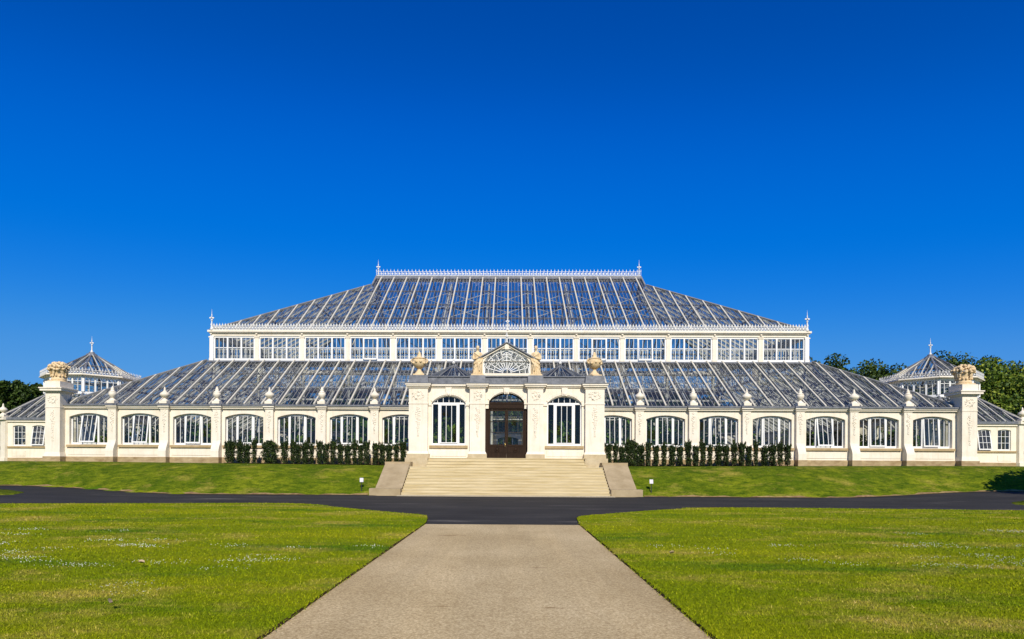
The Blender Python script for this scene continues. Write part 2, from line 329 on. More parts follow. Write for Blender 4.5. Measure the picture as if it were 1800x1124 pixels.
def slope(parent,M,hw,y0,z0,y1,z1,rafters,purlins,name,minor=3,split=True,rw=.115,rh=.16,glass=None,brk=(),barmat=None,rmat=None):
    gm=glass or GROOF
    P=lambda x,t,o=0:(x,y0+(y1-y0)*t-o*(z1-z0)/Lg,z0+(z1-z0)*t+o*abs(y1-y0)/Lg)
    Lg=math.hypot(y1-y0,z1-z0)
    up=Vector((0,-(z1-z0),abs(y1-y0)))
    if M is not None: up=M.to_3x3()@up
    ts=[0]+list(brk)+[1]
    g=MB(M)
    for a,b in zip(ts[:-1],ts[1:]): g.poly([P(-hw(a),a),P(hw(a),a),P(hw(b-1e-6),b),P(-hw(b-1e-6),b)])
    go=g.build(name,gm,parent)
    def tmax(x):
        if abs(x)<=hw(1-1e-6): return 1
        lo,hi=0,1
        for _ in range(30):
            m=(lo+hi)/2
            if hw(m)>=abs(x): lo=m
            else: hi=m
        return lo
    def tr(p): return tuple(M@Vector(p)) if M is not None else p
    allr=MB()
    for x in rafters:
        t=tmax(x)
        if t<.03: continue
        mb=MB() if split else allr
        mb.beam(tr(P(x,0,.06)),tr(P(x,t,.06)),rw,rh,up)
        if split: mb.build('rafter',rmat or BAR,go)
    if not split: allr.build('rafters',rmat or BAR,go)
    b=MB(); minor=minor if split else 1
    for x0,x1 in zip(rafters[:-1],rafters[1:]):
        for k in range(minor):
            x=x0+(x1-x0)*(k+1)/(minor+1); t=tmax(x)
            if t>.03: b.beam(tr(P(x,0,.012)),tr(P(x,t,.012)),.034,.05,up)
    b.build('glazing_bars',barmat or GBAR,go)
    for tp in purlins:
        mb=MB(); h=hw(tp); mb.beam(tr(P(-h,tp,-.08)),tr(P(h,tp,-.08)),.13,.12,up); mb.build('purlin',GBAR,go)
    for s in (-1,1):   # hip rafters
        e=MB()
        for a,bb in zip(ts[:-1],ts[1:]): e.beam(tr(P(s*hw(a),a,.07)),tr(P(s*hw(bb-1e-6),bb,.07)),.14,.12,up)
        e.build('hip_bar',LEAD if not split else barmat or GBAR,go)
    return go
def cresting(mb,x0,x1,y,z,h,step,axis='x',k=1.0):
    n=max(2,int(round((x1-x0)/step)))
    B=(lambda a,b,c0,c1,z0,z1: mb.box(a,b,c0,c1,z0,z1)) if axis=='x' else (lambda a,b,c0,c1,z0,z1: mb.box(c0,c1,a,b,z0,z1))
    B(x0,x1,y-.02,y+.02,z,z+.045); B(x0,x1,y-.018,y+.018,z+h*.62,z+h*.62+.03)
    for i in range(n+1):
        x=x0+(x1-x0)*i/n
        B(x-.016*k,x+.016*k,y-.015,y+.015,z+.045,z+h*.62)
        B(x-.03*k,x+.03*k,y-.022,y+.022,z+h*.62+.03,z+h*.85); B(x-.012,x+.012,y-.012,y+.012,z+h*.85,z+h)
        if i<n:
            xm=x+(x1-x0)/n/2; B(xm-.05,xm+.05,y-.015,y+.015,z+h*.2,z+h*(.44 if k==1 else .50))
def finial(name,parent,x,y,z,h):
    mb=MB(); mb.lathe([(.10*h/1.5,0),(.13,.06*h),(.06,.16*h),(.05,.42*h),(.10,.46*h),(.04,.52*h),(.035,.66*h),(.05,.7*h),(.025,.74*h),(.004,h)],(x,y,z),8)
    mb.beam((x-.11*h,y,z+.58*h),(x+.11*h,y,z+.58*h),.05,.10); mb.beam((x,y-.11*h,z+.58*h),(x,y+.11*h,z+.58*h),.05,.10)
    return mb.build(name,IRON,parent)
# ------------------------------------------------------------------ the glasshouse
CY=67.0; PX=3.83
HOUSE=thing('glasshouse',(0,48,1.6),'long cream glasshouse with stepped glazed roofs and a central porch above stone steps','glasshouse')
WALLS={-1:MB(),1:MB()}
pil=[9.575+PX*k for k in range(6)]           # pilaster centres either side of the porch
edges=pil+[32.45]
tilts={-1:[1.5,2,2,5,9,12],1:[1.5,3,2,9,2,4]}
for s in (-1,1):
    for k in range(-1,6):
        a=(6.0 if k<0 else edges[k]); b=edges[k+1]
        xc=7.66 if k<0 else (30.62 if k==5 else (a+b)/2); w=1.40
        lo,hi=(a,b) if s>0 else (-b,-a)
        arch_panel(WALLS[s],lo,hi,1.55,5.75,s*xc,w,3.12,5.14,.27,48.0,48.34)
        SILLS=MB(); SILLS.box(s*xc-1.55 if k>=0 else min(s*6.2,s*9.2),s*xc+1.55 if k>=0 else max(s*6.2,s*9.2),47.86,48.0,2.92,3.09); SILLS.build('sill',SILLST,HOUSE)
        if k>=0: q=MB(); q.box(s*xc-1.5,s*xc+1.5,47.965,48.0,2.36,2.80); q.build('wall_panel',CREAM,HOUSE)
        arched_window(HOUSE,None,s*xc,w,3.13,5.14,.27,48.24,.60,1,2,(tilts[s][k] if k>=0 else 4))
for s in (-1,1):
    WALLS[s].build('wall',CREAM,HOUSE); pl=MB(); co=MB(); gu=MB()
    x0,x1=sorted((s*6.0,s*32.4)); pl.box(x0,x1,47.9,48.0,1.5,2.22); co.box(x0,x1,47.84,48.0,5.75,5.86); co.box(x0,x1,47.76,48.3,5.86,5.95)
    gu.box(x0,x1,47.68,48.32,5.95,6.06)
    pl.build('plinth',PLINTH,HOUSE); co.build('cornice',CREAM,HOUSE); gu.build('gutter',LEAD,HOUSE)
prof=[(48.0,2.22),(47.40,2.22),(47.40,2.66),(47.43,2.78),(47.50,2.95),(47.60,3.12),(47.68,3.26),(47.73,3.42),(47.73,5.72),(48.0,5.72)]
for s in (-1,1):
    for k,x in enumerate(pil):
        m=MB(); x=s*x; m.extr_x(prof,x-.29,x+.29); m.box(x-.34,x+.34,47.66,47.85,5.72,5.85); m.box(x-.40,x+.40,47.56,47.77,5.852,5.952)
        p=m.build('pilaster',CREAM,HOUSE)
        m=MB(); m.box(x-.33,x+.33,47.34,47.9,1.5,2.22); m.build('plinth_block',PLINTH,p)
        m=MB(); m.box(x-.43,x+.43,47.52,47.70,5.955,6.075); m.box(x-.32,x+.32,47.6,48.1,6.06,6.10); m.build('lead_cap',LEAD,p)
        m=MB(); relief_drop(m,x,47.72,5.5,4.15,.17,k); m.build('relief',RELIEF,p)
def corner_pier(x):
    s=1 if x>0 else -1; m=MB()
    m.box(x-.53,x+.53,47.4,48.75,2.5,6.85); m.frus(x-.62,x+.62,47.3,48.85,2.22,2.5,.07,.07)
    m.box(x-.555,x+.555,47.375,48.77,5.74,5.82)
    m.box(x-.62,x+.62,47.30,48.85,6.85,6.95); m.box(x-.78,x+.78,47.14,49.0,6.95,7.12); m.box(x-.84,x+.84,47.08,49.06,7.12,7.2)
    m.box(x-.56,x+.56,47.36,48.8,7.2,7.66); p=m.build('corner_pier',CREAM,HOUSE)
    m=MB(); m.box(x-.64,x+.64,47.28,48.87,1.5,2.22); m.build('plinth_block',PLINTH,p)
    m=MB(); relief_mask(m,x,47.39,6.36,.34,.3); m.build('relief',RELIEF,p); m=MB(); relief_drop(m,x,47.39,5.45,3.5,.2,9,13); m.build('relief',RELIEF,p)
for s in (-1,1): corner_pier(s*32.85)
# side and rear walls, one mesh each with a glazed mesh below it
def plain_wall(name,M,half,n,ysurf):
    w=MB(M);g=MB(M);fr=MB(M); step=2*half/n
    for i in range(n):
        a=-half+step*i; arch_panel(w,a,a+step,1.55,5.75,a+step/2,1.4,3.12,5.14,.27,ysurf,ysurf+.34)
        glass_poly(g,a+step/2,a+step/2-1.4,a+step/2+1.4,1.4,3.12,5.14,.27,ysurf+.2)
        for x in (-1.36,-.6,.6,1.36): fr.box(a+step/2+x-.05,a+step/2+x+.05,ysurf+.15,ysurf+.25,3.12,5.2)
        fr.box(a+step/2-1.4,a+step/2+1.4,ysurf+.15,ysurf+.25,3.12,3.25)
    for i in range(1,n):
        x=-half+step*i; w.extr_x([(ysurf,1.55),(ysurf-.6,1.55),(ysurf-.6,2.7),(ysurf-.27,3.4),(ysurf-.27,5.72),(ysurf,5.72)],x-.29,x+.29)
    w.box(-half-.3,half+.3,ysurf-.2,ysurf,5.75,5.95); w.box(-half-.3,half+.3,ysurf-.3,ysurf+.32,5.95,6.06)
    o=w.build(name,CREAM,HOUSE); fr.build('frames',WHITE,o); g.build('panes',GWIN,o)
Rc=lambda a:Matrix.Translation((0,CY,0))@Matrix.Rotation(math.radians(a),4,'Z')
plain_wall('rear_wall',Rc(180),32.2,17,-19.0)
for a in (90,-90): plain_wall('end_wall',Rc(a),18.6,10,-32.75)
# lower roof
def xs(half,step): 
    n=int(half/step+1e-6); return [step*i for i in range(-n,n+1)]
lowx=xs(32.0,PX/3)
for a,sp in ((0,True),(180,False)):
    slope(HOUSE,Rc(a),lambda t:32.7-7.4*t,-19.0,6.04,-11.6,10.42,lowx,(.36,.70),'lower_roof',3,sp)
for a in (90,-90):
    slope(HOUSE,Rc(a),lambda t:19.0-7.4*t,-32.7,6.04,-25.3,10.42,xs(18.2,PX/3),(.36,.70),'lower_end_roof',3,False)
# clerestory
CL=-11.6
posts=[-24.9+PX*i for i in range(14)]
for i,x in enumerate(posts):
    m=MB(Rc(0)); m.box(x-.17,x+.17,CL-.10,CL+.2,10.40,12.36); m.box(x-.23,x+.23,CL-.15,CL+.2,12.36,12.46); m.box(x-.20,x+.20,CL-.13,CL+.2,10.38,10.62)
    m.box(x-.07,x+.07,CL-.22,CL-.10,12.62,12.72); m.build('clerestory_post',WHITE if False else CREAM,HOUSE)
for i in range(13):
    a=posts[i]+.17;b=posts[i+1]-.17; M=Rc(0)
    f=MB(M); y=CL+.02
    f.box(a,b,y-.05,y+.10,10.42,10.62); f.box(a,b,y-.05,y+.10,12.36,12.5)
    W=(b-a)
    ms=[a+.06,a+W/3,a+2*W/3,b-.06]
    for x,h in zip(ms,(.06,.065,.065,.06)): f.box(x-h,x+h,y-.06,y+.10,10.62,12.36)
    for k in range(3):
        l,r=ms[k],ms[k+1]
        for j in (1,2): x=l+(r-l)*j/3; f.box(x-.018,x+.018,y-.01,y+.05,10.62,12.36)
        f.box(l+.06,r-.06,y-.01,y+.05,11.50,11.56)
    fo=f.build('clerestory_window',WHITE,HOUSE)
    g=MB(M); g.poly([(a,y+.02,10.5),(b,y+.02,10.5),(b,y+.02,12.4),(a,y+.02,12.4)]); g.build('pane',GWIN,fo)
    if i in (3,8,9):
        l,r=ms[1]+.0,ms[2]-.0; T=M@Matrix.Translation(((l+r)/2,y-.07,12.34))@Matrix.Rotation(-math.radians(5),4,'X'); c=MB(T); h=(r-l)/2
        for q in (-1,1): c.box(q*(h-.03)-.03,q*(h-.03)+.03,-.025,.025,-1.76,0)
        c.box(-h+.06,h-.06,-.025,.025,-1.76,-1.69); c.box(-h+.06,h-.06,-.025,.025,-.05,0); c.build('casement',WHITE,fo)
co=MB(); 
for a,h in ((0,24.9),(90,11.6),(180,24.9),(-90,11.6)):
    co=MB(Rc(a)); yy=CL if a in (0,180) else -24.9; e=0 if a in (0,180) else -.204
    co.box(-h-.10-e*0,h+.10,yy-.10,yy+.2,12.50,12.72) if e==0 else co.box(-h+.21,h-.21,yy-.10,yy+.2,12.50,12.72)
    q=.17 if e==0 else -.205; co.box(-h-q,h+q,yy-.17 if e else yy-.24,yy+.2,12.724,12.80); q=.26 if e==0 else -.205; co.box(-h-q,h+q,yy-.26 if e else yy-.33,yy+.2,12.804,12.96); co.build('upper_cornice',CREAM,HOUSE)
fl=MB(Rc(0)); fl.box(-25.2,25.2,CL-.3,CL+.1,10.28,10.405); fl.build('flashing',LEAD,HOUSE)
for a,h,yy,n in ((90,11.6,-24.9,6),(180,24.9,CL,13),(-90,11.6,-24.9,6)):
    w=MB(Rc(a)); g=MB(Rc(a)); st=2*h/n
    for i in range(n+1): x=-h+st*i; w.box(x-.17,x+.17,yy-.1,yy+.2,10.4,12.5)
    for i in range(n):
        for j in (2,4,6,8,10):
            x=-h+st*(i+j/12); q=.07 if j in (4,8) else .012; w.box(x-q,x+q,yy-.03,yy+.08,10.6,12.4)
    w.box(-h,h,yy-.05,yy+.1,10.35,10.62); w.box(-h,h,yy-.05,yy+.1,12.38,12.5); w.box(-h,h,yy-.03,yy+.06,11.5,11.56)
    o=w.build('clerestory_wall',WHITE,HOUSE); g.poly([(-h,yy+.02,10.5),(h,yy+.02,10.5),(h,yy+.02,12.4),(-h,yy+.02,12.4)]); g.build('panes',GWIN,o)
# upper roof
hwU=lambda t:(24.9-11.4*t/.83 if t<.83 else 13.35)
upx=xs(24.9,PX/3)
for a,sp in ((0,True),(180,False)):
    slope(HOUSE,Rc(a),hwU,-11.75,12.95,-.25,20.65,upx,(.22,.46,.72),'upper_roof',3,sp,brk=(.83,))
zt=12.95+.83*7.7
for a in (90,-90):
    slope(HOUSE,Rc(a),lambda t:11.75-9.55*t,-25.0,12.95,-13.5,zt,xs(11.5,PX/3),(.3,.6),'upper_end_roof',3,False)
    g=MB(Rc(a)); g.poly([(-2.2,-13.4,zt),(2.2,-13.4,zt),(0,-13.4,20.7)]); g.build('gablet',IRON,HOUSE)
rb=MB(Rc(0)); rb.box(-13.4,13.4,-.45,.45,20.62,20.80); rb.frus(-13.4,13.4,-.62,.62,20.45,20.62,0,.17); rb.build('ridge_capping',LEAD,HOUSE)
rc=MB(Rc(0)); cresting(rc,-13.3,13.3,-.40,20.80,.66,.36); cresting(rc,-13.3,13.3,.40,20.80,.66,.36); rc.build('ridge_cresting',IRON,HOUSE)
cc=MB(Rc(0)); cresting(cc,-24.85,24.85,CL-.28,12.96,.58,.24,'x',1.5); cc.build('eaves_cresting',IRON,HOUSE)
for s in (-1,1): cc=MB(Rc(0)); cresting(cc,CL-.3,11.9,s*24.85,12.96,.58,.24,'y',1.5); cc.build('side_cresting',IRON,HOUSE)
for s in (-1,1):
    finial('finial',HOUSE,s*13.2,CY,20.8,1.75); finial('finial',HOUSE,s*24.8,CY+CL-.28,12.96,1.75)
finial('finial',HOUSE,0.0,CY+CL-.28,12.96,1.35)
# inside iron: columns, arcade brackets, trusses, gallery
for a in (0,180):
    M=Rc(a)
    for i,x in enumerate(posts):
        m=MB(M); m.lathe([(.26,1.85),(.26,2.3),(.15,2.45),(.135,8.9),(.2,9.0),(.14,9.1),(.14,10.3)],(x,CL+.3,0),10); m.build('column',INNER,HOUSE,True)
    m=MB(M)
    for i in range(13):
        a0,b0=posts[i],posts[i+1]
        for (c,sg) in ((a0,1),(b0,-1)):
            pts=[(c+sg*(.12+1.15*(1-math.cos(PI/2*k/6))),CL+.3,9.25+.95*math.sin(PI/2*k/6)) for k in range(7)]
            for p,q in zip(pts[:-1],pts[1:]): m.beam(p,q,.10,.13)
            m.lathe([(.16,0),(.16,.06)],(c+sg*.42,CL+.3,9.78),8)
    m.box(-24.9,24.9,CL+.24,CL+.36,10.18,10.34); m.build('arcade_brackets',INNER,HOUSE)
    m=MB(M); m.box(-24.7,24.7,CL+.36,CL+2.6,10.28,10.36)
    n=int(49.4/.21)
    for i in range(n+1): x=-24.7+49.4*i/n; m.box(x-.032,x+.032,CL+.62,CL+.66,10.36,11.45)
    m.box(-24.7,24.7,CL+.60,CL+.68,11.45,11.53); m.box(-24.7,24.7,CL+.61,CL+.67,10.9,10.95); m.build('gallery',IRON,HOUSE)
for i,x in enumerate(posts):
    if abs(x)>24.5: continue
    m=MB(Rc(0)); top=20.0 if abs(x)<13.5 else 12.95+7.7*min(.83,(24.9-abs(x))/11.4*.83)-.6
    te=(top-12.5)/7.5
    for s in (-1,1):
        y0,y1=s*11.3,s*(11.3*(1-te)); m.beam((x,y0,12.5),(x,y1,top),.14,.18)
        if te>.5:
            m.beam((x,s*10.6,11.6),(x,s*(11.3*(1-te)+.2),top-.9),.07,.09)
            N=7
            for k in range(N):
                t0=.08+.9*k/N*te; t1=.08+.9*(k+1)/N*te
                m.beam((x,s*11.3*(1-t0),12.5+7.5*t0),(x,s*(11.0*(1-t1)),11.7+7.5*t1),.05,.05)
    if te>.55: m.beam((x,-11.3*(1-.55),16.6),(x,11.3*(1-.55),16.6),.09,.11)
    m.build('roof_truss',INNER,HOUSE)
for a,half,n in ((0,24.9,14),(180,24.9,14),(90,11.49,7),(-90,11.49,7)):     # ribs carrying the lower roof
    yo,yi=(-18.7,-11.5) if a in (0,180) else (-32.4,-25.2); m=MB(Rc(a))
    for i in range(n):
        x=-half+2*half*i/(n-1); p0,p1=(x,yo,5.75),(x,yi,10.05); m.beam(p0,p1,.12,.22); m.beam((x,yo+.05,4.9),(x,yo+1.6,6.55),.08,.1)
        m.beam((x,yi-.2,8.3),(x,yi-2.2,8.62),.08,.1); m.beam((x,(yo+yi)/2,7.85),(x,yi,7.2),.07,.09)
        pts=[(x,yi-2.6+2.6*math.sin(PI/2*k/6),8.35-2.0*(1-math.cos(PI/2*k/6))) for k in range(7)]
        for p,q in zip(pts[:-1],pts[1:]): m.beam(p,q,.08,.1)
    m.beam((-half,(yo+yi)/2,7.75),(half,(yo+yi)/2,7.75),.08,.14); m.beam((-half,yi-.1,7.2),(half,yi-.1,7.2),.08,.14); m.build('aisle_ribs',INNER,HOUSE)
m=MB(Rc(0))                                   # crossed wind braces under the upper slopes
for i in range(13):
    a0,b0=posts[i],posts[i+1]
    if max(abs(a0),abs(b0))>16: continue
    for s in (-1,1):
        for (t0,t1) in ((.28,.52),(.52,.78)):
            P=lambda x,t:(x,s*11.4*(1-t),12.6+7.6*t)
            m.beam(P(a0,t0),P(b0,t1),.06,.06); m.beam(P(b0,t0),P(a0,t1),.06,.06)
m.build('wind_bracing',INNER,HOUSE)
fl=MB(); fl.box(-32.4,32.4,48.34,85.7,1.5,1.86); fl.build('floor',FLOOR,HOUSE)
# ------------------------------------------------------------------ porch (part of the same building)
YW=43.0
pw=MB()
for s in (-1,1):
    lo,hi=sorted((s*2.3,s*5.25)); arch_panel(pw,lo,hi,2.2,6.78,s*3.76,1.12,3.02,5.76,.50,YW,YW+.35)
    for k in range(2): pass
    x=s*6.1; pw.box(min(x,x-s*.3),max(x,x-s*.3),YW+.4,48.0,1.6,6.98)
arch_panel(pw,-2.3,2.3,5.42,6.78,0,1.16,5.42,5.86,.60,YW,YW+.35)
pw.build('porch_wall',CREAM,HOUSE)
for s in (-1,1):
    ps=MB(); pp=MB()
    ps.box(s*3.76-1.25,s*3.76+1.25,YW-.1,YW,2.84,3.01); pp.box(s*3.76-1.15,s*3.76+1.15,YW-.04,YW,2.32,2.66); pp.box(s*3.76-1.3,s*3.76+1.3,YW-.07,YW,2.2,2.27)
    ps.build('porch_sill',SILLST,HOUSE); pp.build('porch_panel',CREAM,HOUSE)
for x in (-3.76,0,3.76):
    pk=MB()
    z0=6.24 if x else 6.36; pk.frus(x-.15,x+.15,YW-.16,YW,z0,6.76,-.05,0); pk.blob((x,YW-.15,z0+.12),.12,.1,.14)
    # moulded archivolt
    w,zs,r=(1.12,5.76,.5) if x else (1.16,5.86,.6)
    for i in range(14):
        a=-w+2*w*i/14;b=-w+2*w*(i+1)/14; za,zb=arch_z(a,w,zs,r),arch_z(b,w,zs,r)
        pk.beam((x+a,YW-.02,za+.14),(x+b,YW-.02,zb+.14),.06,.16,(0,0,1))
    for s in (-1,1): pk.box(x+s*(w+.12)-.14,x+s*(w+.12)+.14,YW-.07,YW,zs-.16,zs-.02)
    pk.build('arch_moulding',CREAM,HOUSE)
for s in (-1,1): arched_window(HOUSE,None,s*3.76,1.12,3.03,5.76,.50,YW+.14,.62,0,2,0,5.70,fw=.08,mw=.15)
for x,hw in ((-5.7,.61),(-1.87,.50),(1.87,.50),(5.7,.61)):
    m=MB(); y=42.68
    m.box(x-hw,x+hw,y,YW+.4,2.62,6.80); m.frus(x-hw-.09,x+hw+.09,y-.09,YW+.42,2.46,2.62,.07,.07)
    m.box(x-hw-.03,x+hw+.03,y-.03,YW+.40,5.68,5.78)
    m.box(x-hw-.06,x+hw+.06,y-.06,YW+.42,6.70,6.80); m.box(x-hw-.16,x+hw+.16,y-.16,YW+.42,6.802,6.90); m.box(x-hw-.22,x+hw+.22,y-.22,YW+.42,6.902,7.0)
    p=m.build('porch_pier',CREAM,HOUSE)
    m=MB(); m.box(x-hw-.11,x+hw+.11,y-.11,YW+.44,2.2,2.46); m.build('pier_base',STONE,p)
    m=MB(); relief_mask(m,x,y-.01,6.24,.30 if hw<.6 else .4,.28); m.build('relief',RELIEF,p); m=MB(); relief_drop(m,x,y-.01,5.35,3.72,.2,int(x*3),13); m.build('relief',RELIEF,p)
    m=MB(); m.box(x-hw-.25,x+hw+.25,y-.25,YW+.44,7.0,7.05); m.frus(x-hw-.02,x+hw+.02,y-.02,YW+.7,7.05,7.55,.03,.03); m.build('lead_cap',LEAD,p)
m=MB()
for a,b in ((-5.1,-2.36),(-1.38,1.38),(2.36,5.1)):
    m.box(a,b,YW-.08,YW+.3,6.782,6.87); m.box(a,b,YW-.17,YW+.3,6.872,6.99)
m.build('porch_cornice',CREAM,HOUSE)
m=MB()
for a,b in ((-5.1,-2.38),(-1.38,1.38),(2.38,5.1)):
    m.box(a,b,YW-.2,YW+.3,6.992,7.04); m.box(a,b,YW-.02,YW+.25,7.04,7.50)
    m.beam((a,YW-.06,7.5),(b,YW-.06,7.5),.08,.06)
    for k in range(1,5): x=a+(b-a)*k/5; m.box(x-.02,x+.02,YW-.04,YW-.02,7.06,7.46)
m.box(-6.0,6.0,YW+.3,48.0,6.98,7.06); m.build('lead_parapet',LEAD,HOUSE)
for s in (-1,1):   # pyramid lantern lights on the porch roof
    x=s*3.6; y=44.7; h=1.5; bb=MB(); A=(x,y,8.50); g=MB(); b=MB()
    c=[(x-h,y-h,7.5),(x+h,y-h,7.5),(x+h,y+h,7.5),(x-h,y+h,7.5)]
    for i in range(4):
        p,q=c[i],c[(i+1)%4]; g.poly([p,q,A]); b.beam(p,A,.07,.07); b.beam(p,q,.08,.08)
        for k in range(1,5):
            u=Vector(p).lerp(Vector(q),k/5); tt=1-abs(2*k/5-1); v=Vector(u).lerp(Vector(A),1) if k in () else u.lerp(Vector(((p[0]+q[0])/2,(p[1]+q[1])/2,7.5)).lerp(Vector(A),1),.96); bb.beam(tuple(u),tuple(v),.035,.045)
    b.box(x-h,x+h,y-h,y+h,7.05,7.48)
    o=b.build('roof_lantern',LEAD,HOUSE); bb.build('glazing_bars',GBAR,o); g.build('glazing',GROOF,o); f=MB(); f.lathe([(.09,0),(.12,.08),(.05,.16),(.07,.22),(.01,.36)],(x,y,8.6),8); f.build('knob',IRON,o)
# pediment with fan window, and the glazed vault roof behind it
YP=43.06; gz=lambda x:9.62-.56*abs(x)
m=MB(); arch_panel(m,-1.98,1.98,7.62,9.6,0,1.52,7.72,8.42,.92,YP,YP+.25,top=gz,n=16); 
m.box(-1.5,1.5,YP-.1,YP+.25,7.56,7.72); m.box(-.13,.13,YP-.12,YP,9.28,9.66); m.build('pediment',CREAM,HOUSE)
m=MB()
for s in (-1,1): m.beam((0,YP+.05,9.72),(s*2.15,YP+.05,9.72-.56*2.15),.5,.07,(0,0,1))
m.build('pediment_flashing',LEAD,HOUSE)
m=MB()
for s in (-1,1): m.beam((0,YP-.03,9.60),(s*2.1,YP-.03,9.60-.56*2.1),.10,.09)
m.build('raking_moulding',CREAM,HOUSE)
finial('finial',HOUSE,0,YP+.02,9.66,.9)
m=MB(); y=YP+.12; az=lambda x:arch_z(x,1.52,8.42,.92)
def inside(x,z): return abs(x)<1.50 and 7.72<=z<az(x)
for k in range(1,12):
    a=PI*k/12; d=(math.cos(a),math.sin(a)); r=.28
    while inside(d[0]*(r+.02),7.74+d[1]*(r+.02)) and r<2.2: r+=.02
    m.beam((d[0]*.28,y,7.74+d[1]*.28),(d[0]*r,y,7.74+d[1]*r),.05,.045)
for R in (.28,.85,1.22,1.45):
    pts=[(R*math.cos(PI*k/24),7.74+R*math.sin(PI*k/24)) for k in range(25)]
    for (x0,z0),(x1,z1) in zip(pts[:-1],pts[1:]):
        if inside(x0,z0) and inside(x1,z1): m.beam((x0,y,z0),(x1,y,z1),.05,.04)
for s in (-1,1):
    for q in (.18,.42): m.beam((0,y,9.30-q),(s*1.46,y,9.30-q-.56*1.46),.05,.035)
    m.box(s*1.50-.04,s*1.50+.04,y-.04,y+.04,7.72,8.42)
for k in range(7):
    x=-1.3+2.6*k/6; m.lathe([(.07,-.02),(.07,.02)],(x*.62,y,8.05+.35*math.cos(x)),6)
fo=m.build('fan_window',WHITE,HOUSE); g=MB(); glass_poly(g,0,-1.52,1.52,1.52,7.72,8.42,.92,YP+.16,16); g.build('pane',GWIN,fo)
g=MB(); b=MB()
for s in (-1,1):
    g.poly([(s*1.98,YP+.25,8.52),(s*1.98,52.0,8.52),(0,52.0,9.63),(0,YP+.25,9.63)])
    for k in range(1,9): yy=YP+.25+k; b.beam((s*1.98,yy,8.54),(0,yy,9.65),.07,.08)
    for t in (.25,.5,.75): b.beam((s*1.98*t,YP+.3,8.53+1.1*(1-t)),(s*1.98*t,51.9,8.53+1.1*(1-t)),.05,.05)
    for k in range(8): b.beam((s*1.98,YP+.8+k,7.06),(s*1.98,YP+.8+k,8.5),.07,.07)
    g.poly([(s*1.98,YP+.25,7.06),(s*1.98,48.5,7.06),(s*1.98,48.5,8.5),(s*1.98,YP+.25,8.5)])
o=g.build('vault_roof',GROOF,HOUSE); b.build('glazing_bars',BAR,o)
# entrance doors
m=MB(); yd=YW+.20
for s in (-1,1):
    lo,hi=sorted((s*1.17,s*1.37)); m.box(lo,hi,yd-.06,yd+.2,2.45,5.42)
    lo,hi=sorted((s*1.172,s*1.25)); m.box(lo,hi,yd-.05,yd+.2,2.19,2.45)
m.box(-1.16,1.16,yd-.08,yd+.18,5.42,5.86); m.box(-1.16,1.16,yd-.11,yd-.08,5.47,5.54); m.box(-1.16,1.16,yd-.11,yd-.08,5.74,5.80)
for i in range(14):
    a=-1.16+2.32*i/14;b=a+2.32/14; m.beam((a,yd+.02,arch_z(a,1.16,5.86,.6)-.045),(b,yd+.02,arch_z(b,1.16,5.86,.6)-.045),.12,.09)
fr=m.build('door_frame',WOOD,HOUSE); g=MB(); glass_poly(g,0,-1.12,1.12,1.16,5.86,5.86,.58,yd+.05,14); g.build('fanlight',GWIN,fr)
for s in (-1,1):
    m=MB(); y0,y1=yd-.02,yd+.06; a,b=.003,1.168; X=lambda u,v:tuple(sorted((s*u,s*v)))
    m.box(*X(a,a+.10),y0,y1,2.19,5.40); m.box(*X(b-.10,b),y0,y1,2.19,5.40); m.box(*X(a+.10,b-.10),y0,y1,2.19,2.34)
    m.box(*X(a+.10,b-.10),y0+.015,y1-.01,2.34,3.0); m.box(*X(a+.10,b-.10),y0-.01,y1,2.96,3.10); m.box(*X(a+.10,b-.10),y0,y1,5.28,5.40)
    m.box(*X(a+.10,b-.10),y0-.005,y1,2.56,2.60)
    m.box(*X(a+.10,b-.10),y0+.02,y1-.02,3.88,3.91); m.box(*X(a+.10,b-.10),y0+.02,y1-.02,4.58,4.61)
    m.lathe([(.17,-.02),(.17,.02),(.12,.03)],(0,0,0),14) if False else None
    for k in range(12):
        t=2*PI*k/12; t2=2*PI*(k+1)/12; cx=s*.6; m.beam((cx+.15*math.cos(t),y0-.012,2.78+.15*math.sin(t)),(cx+.15*math.cos(t2),y0-.012,2.78+.15*math.sin(t2)),.03,.06)
    m.blob((s*.6,y0+.0,2.78),.12,.035,.12)
    d=m.build('door',WOOD,HOUSE); g=MB(); g.poly([(s*.10,yd+.02,3.08),(s*1.1,yd+.02,3.08),(s*1.1,yd+.02,5.3),(s*.10,yd+.02,5.3)]); g.build('pane',GWIN,d)
    if s<0: h=MB(); h.blob((-.085,yd-.07,3.08),.04,.05,.04); h.box(-.115,-.055,yd-.03,yd-.02,2.98,3.2); h.build('handle',BRASS,d)
m=MB(); m.box(-5.9,5.9,YW+.35,48.34,1.6,2.18); m.build('porch_floor',FLOOR,HOUSE)
for s in (-1,1): m=MB(); m.box(*sorted((s*1.99,s*5.78)),47.7,47.85,2.18,6.97); m.box(*sorted((s*1.8,s*1.95)),YW+.4,47.85,2.18,6.97); m.build('vestibule_wall',PANEL,HOUSE)
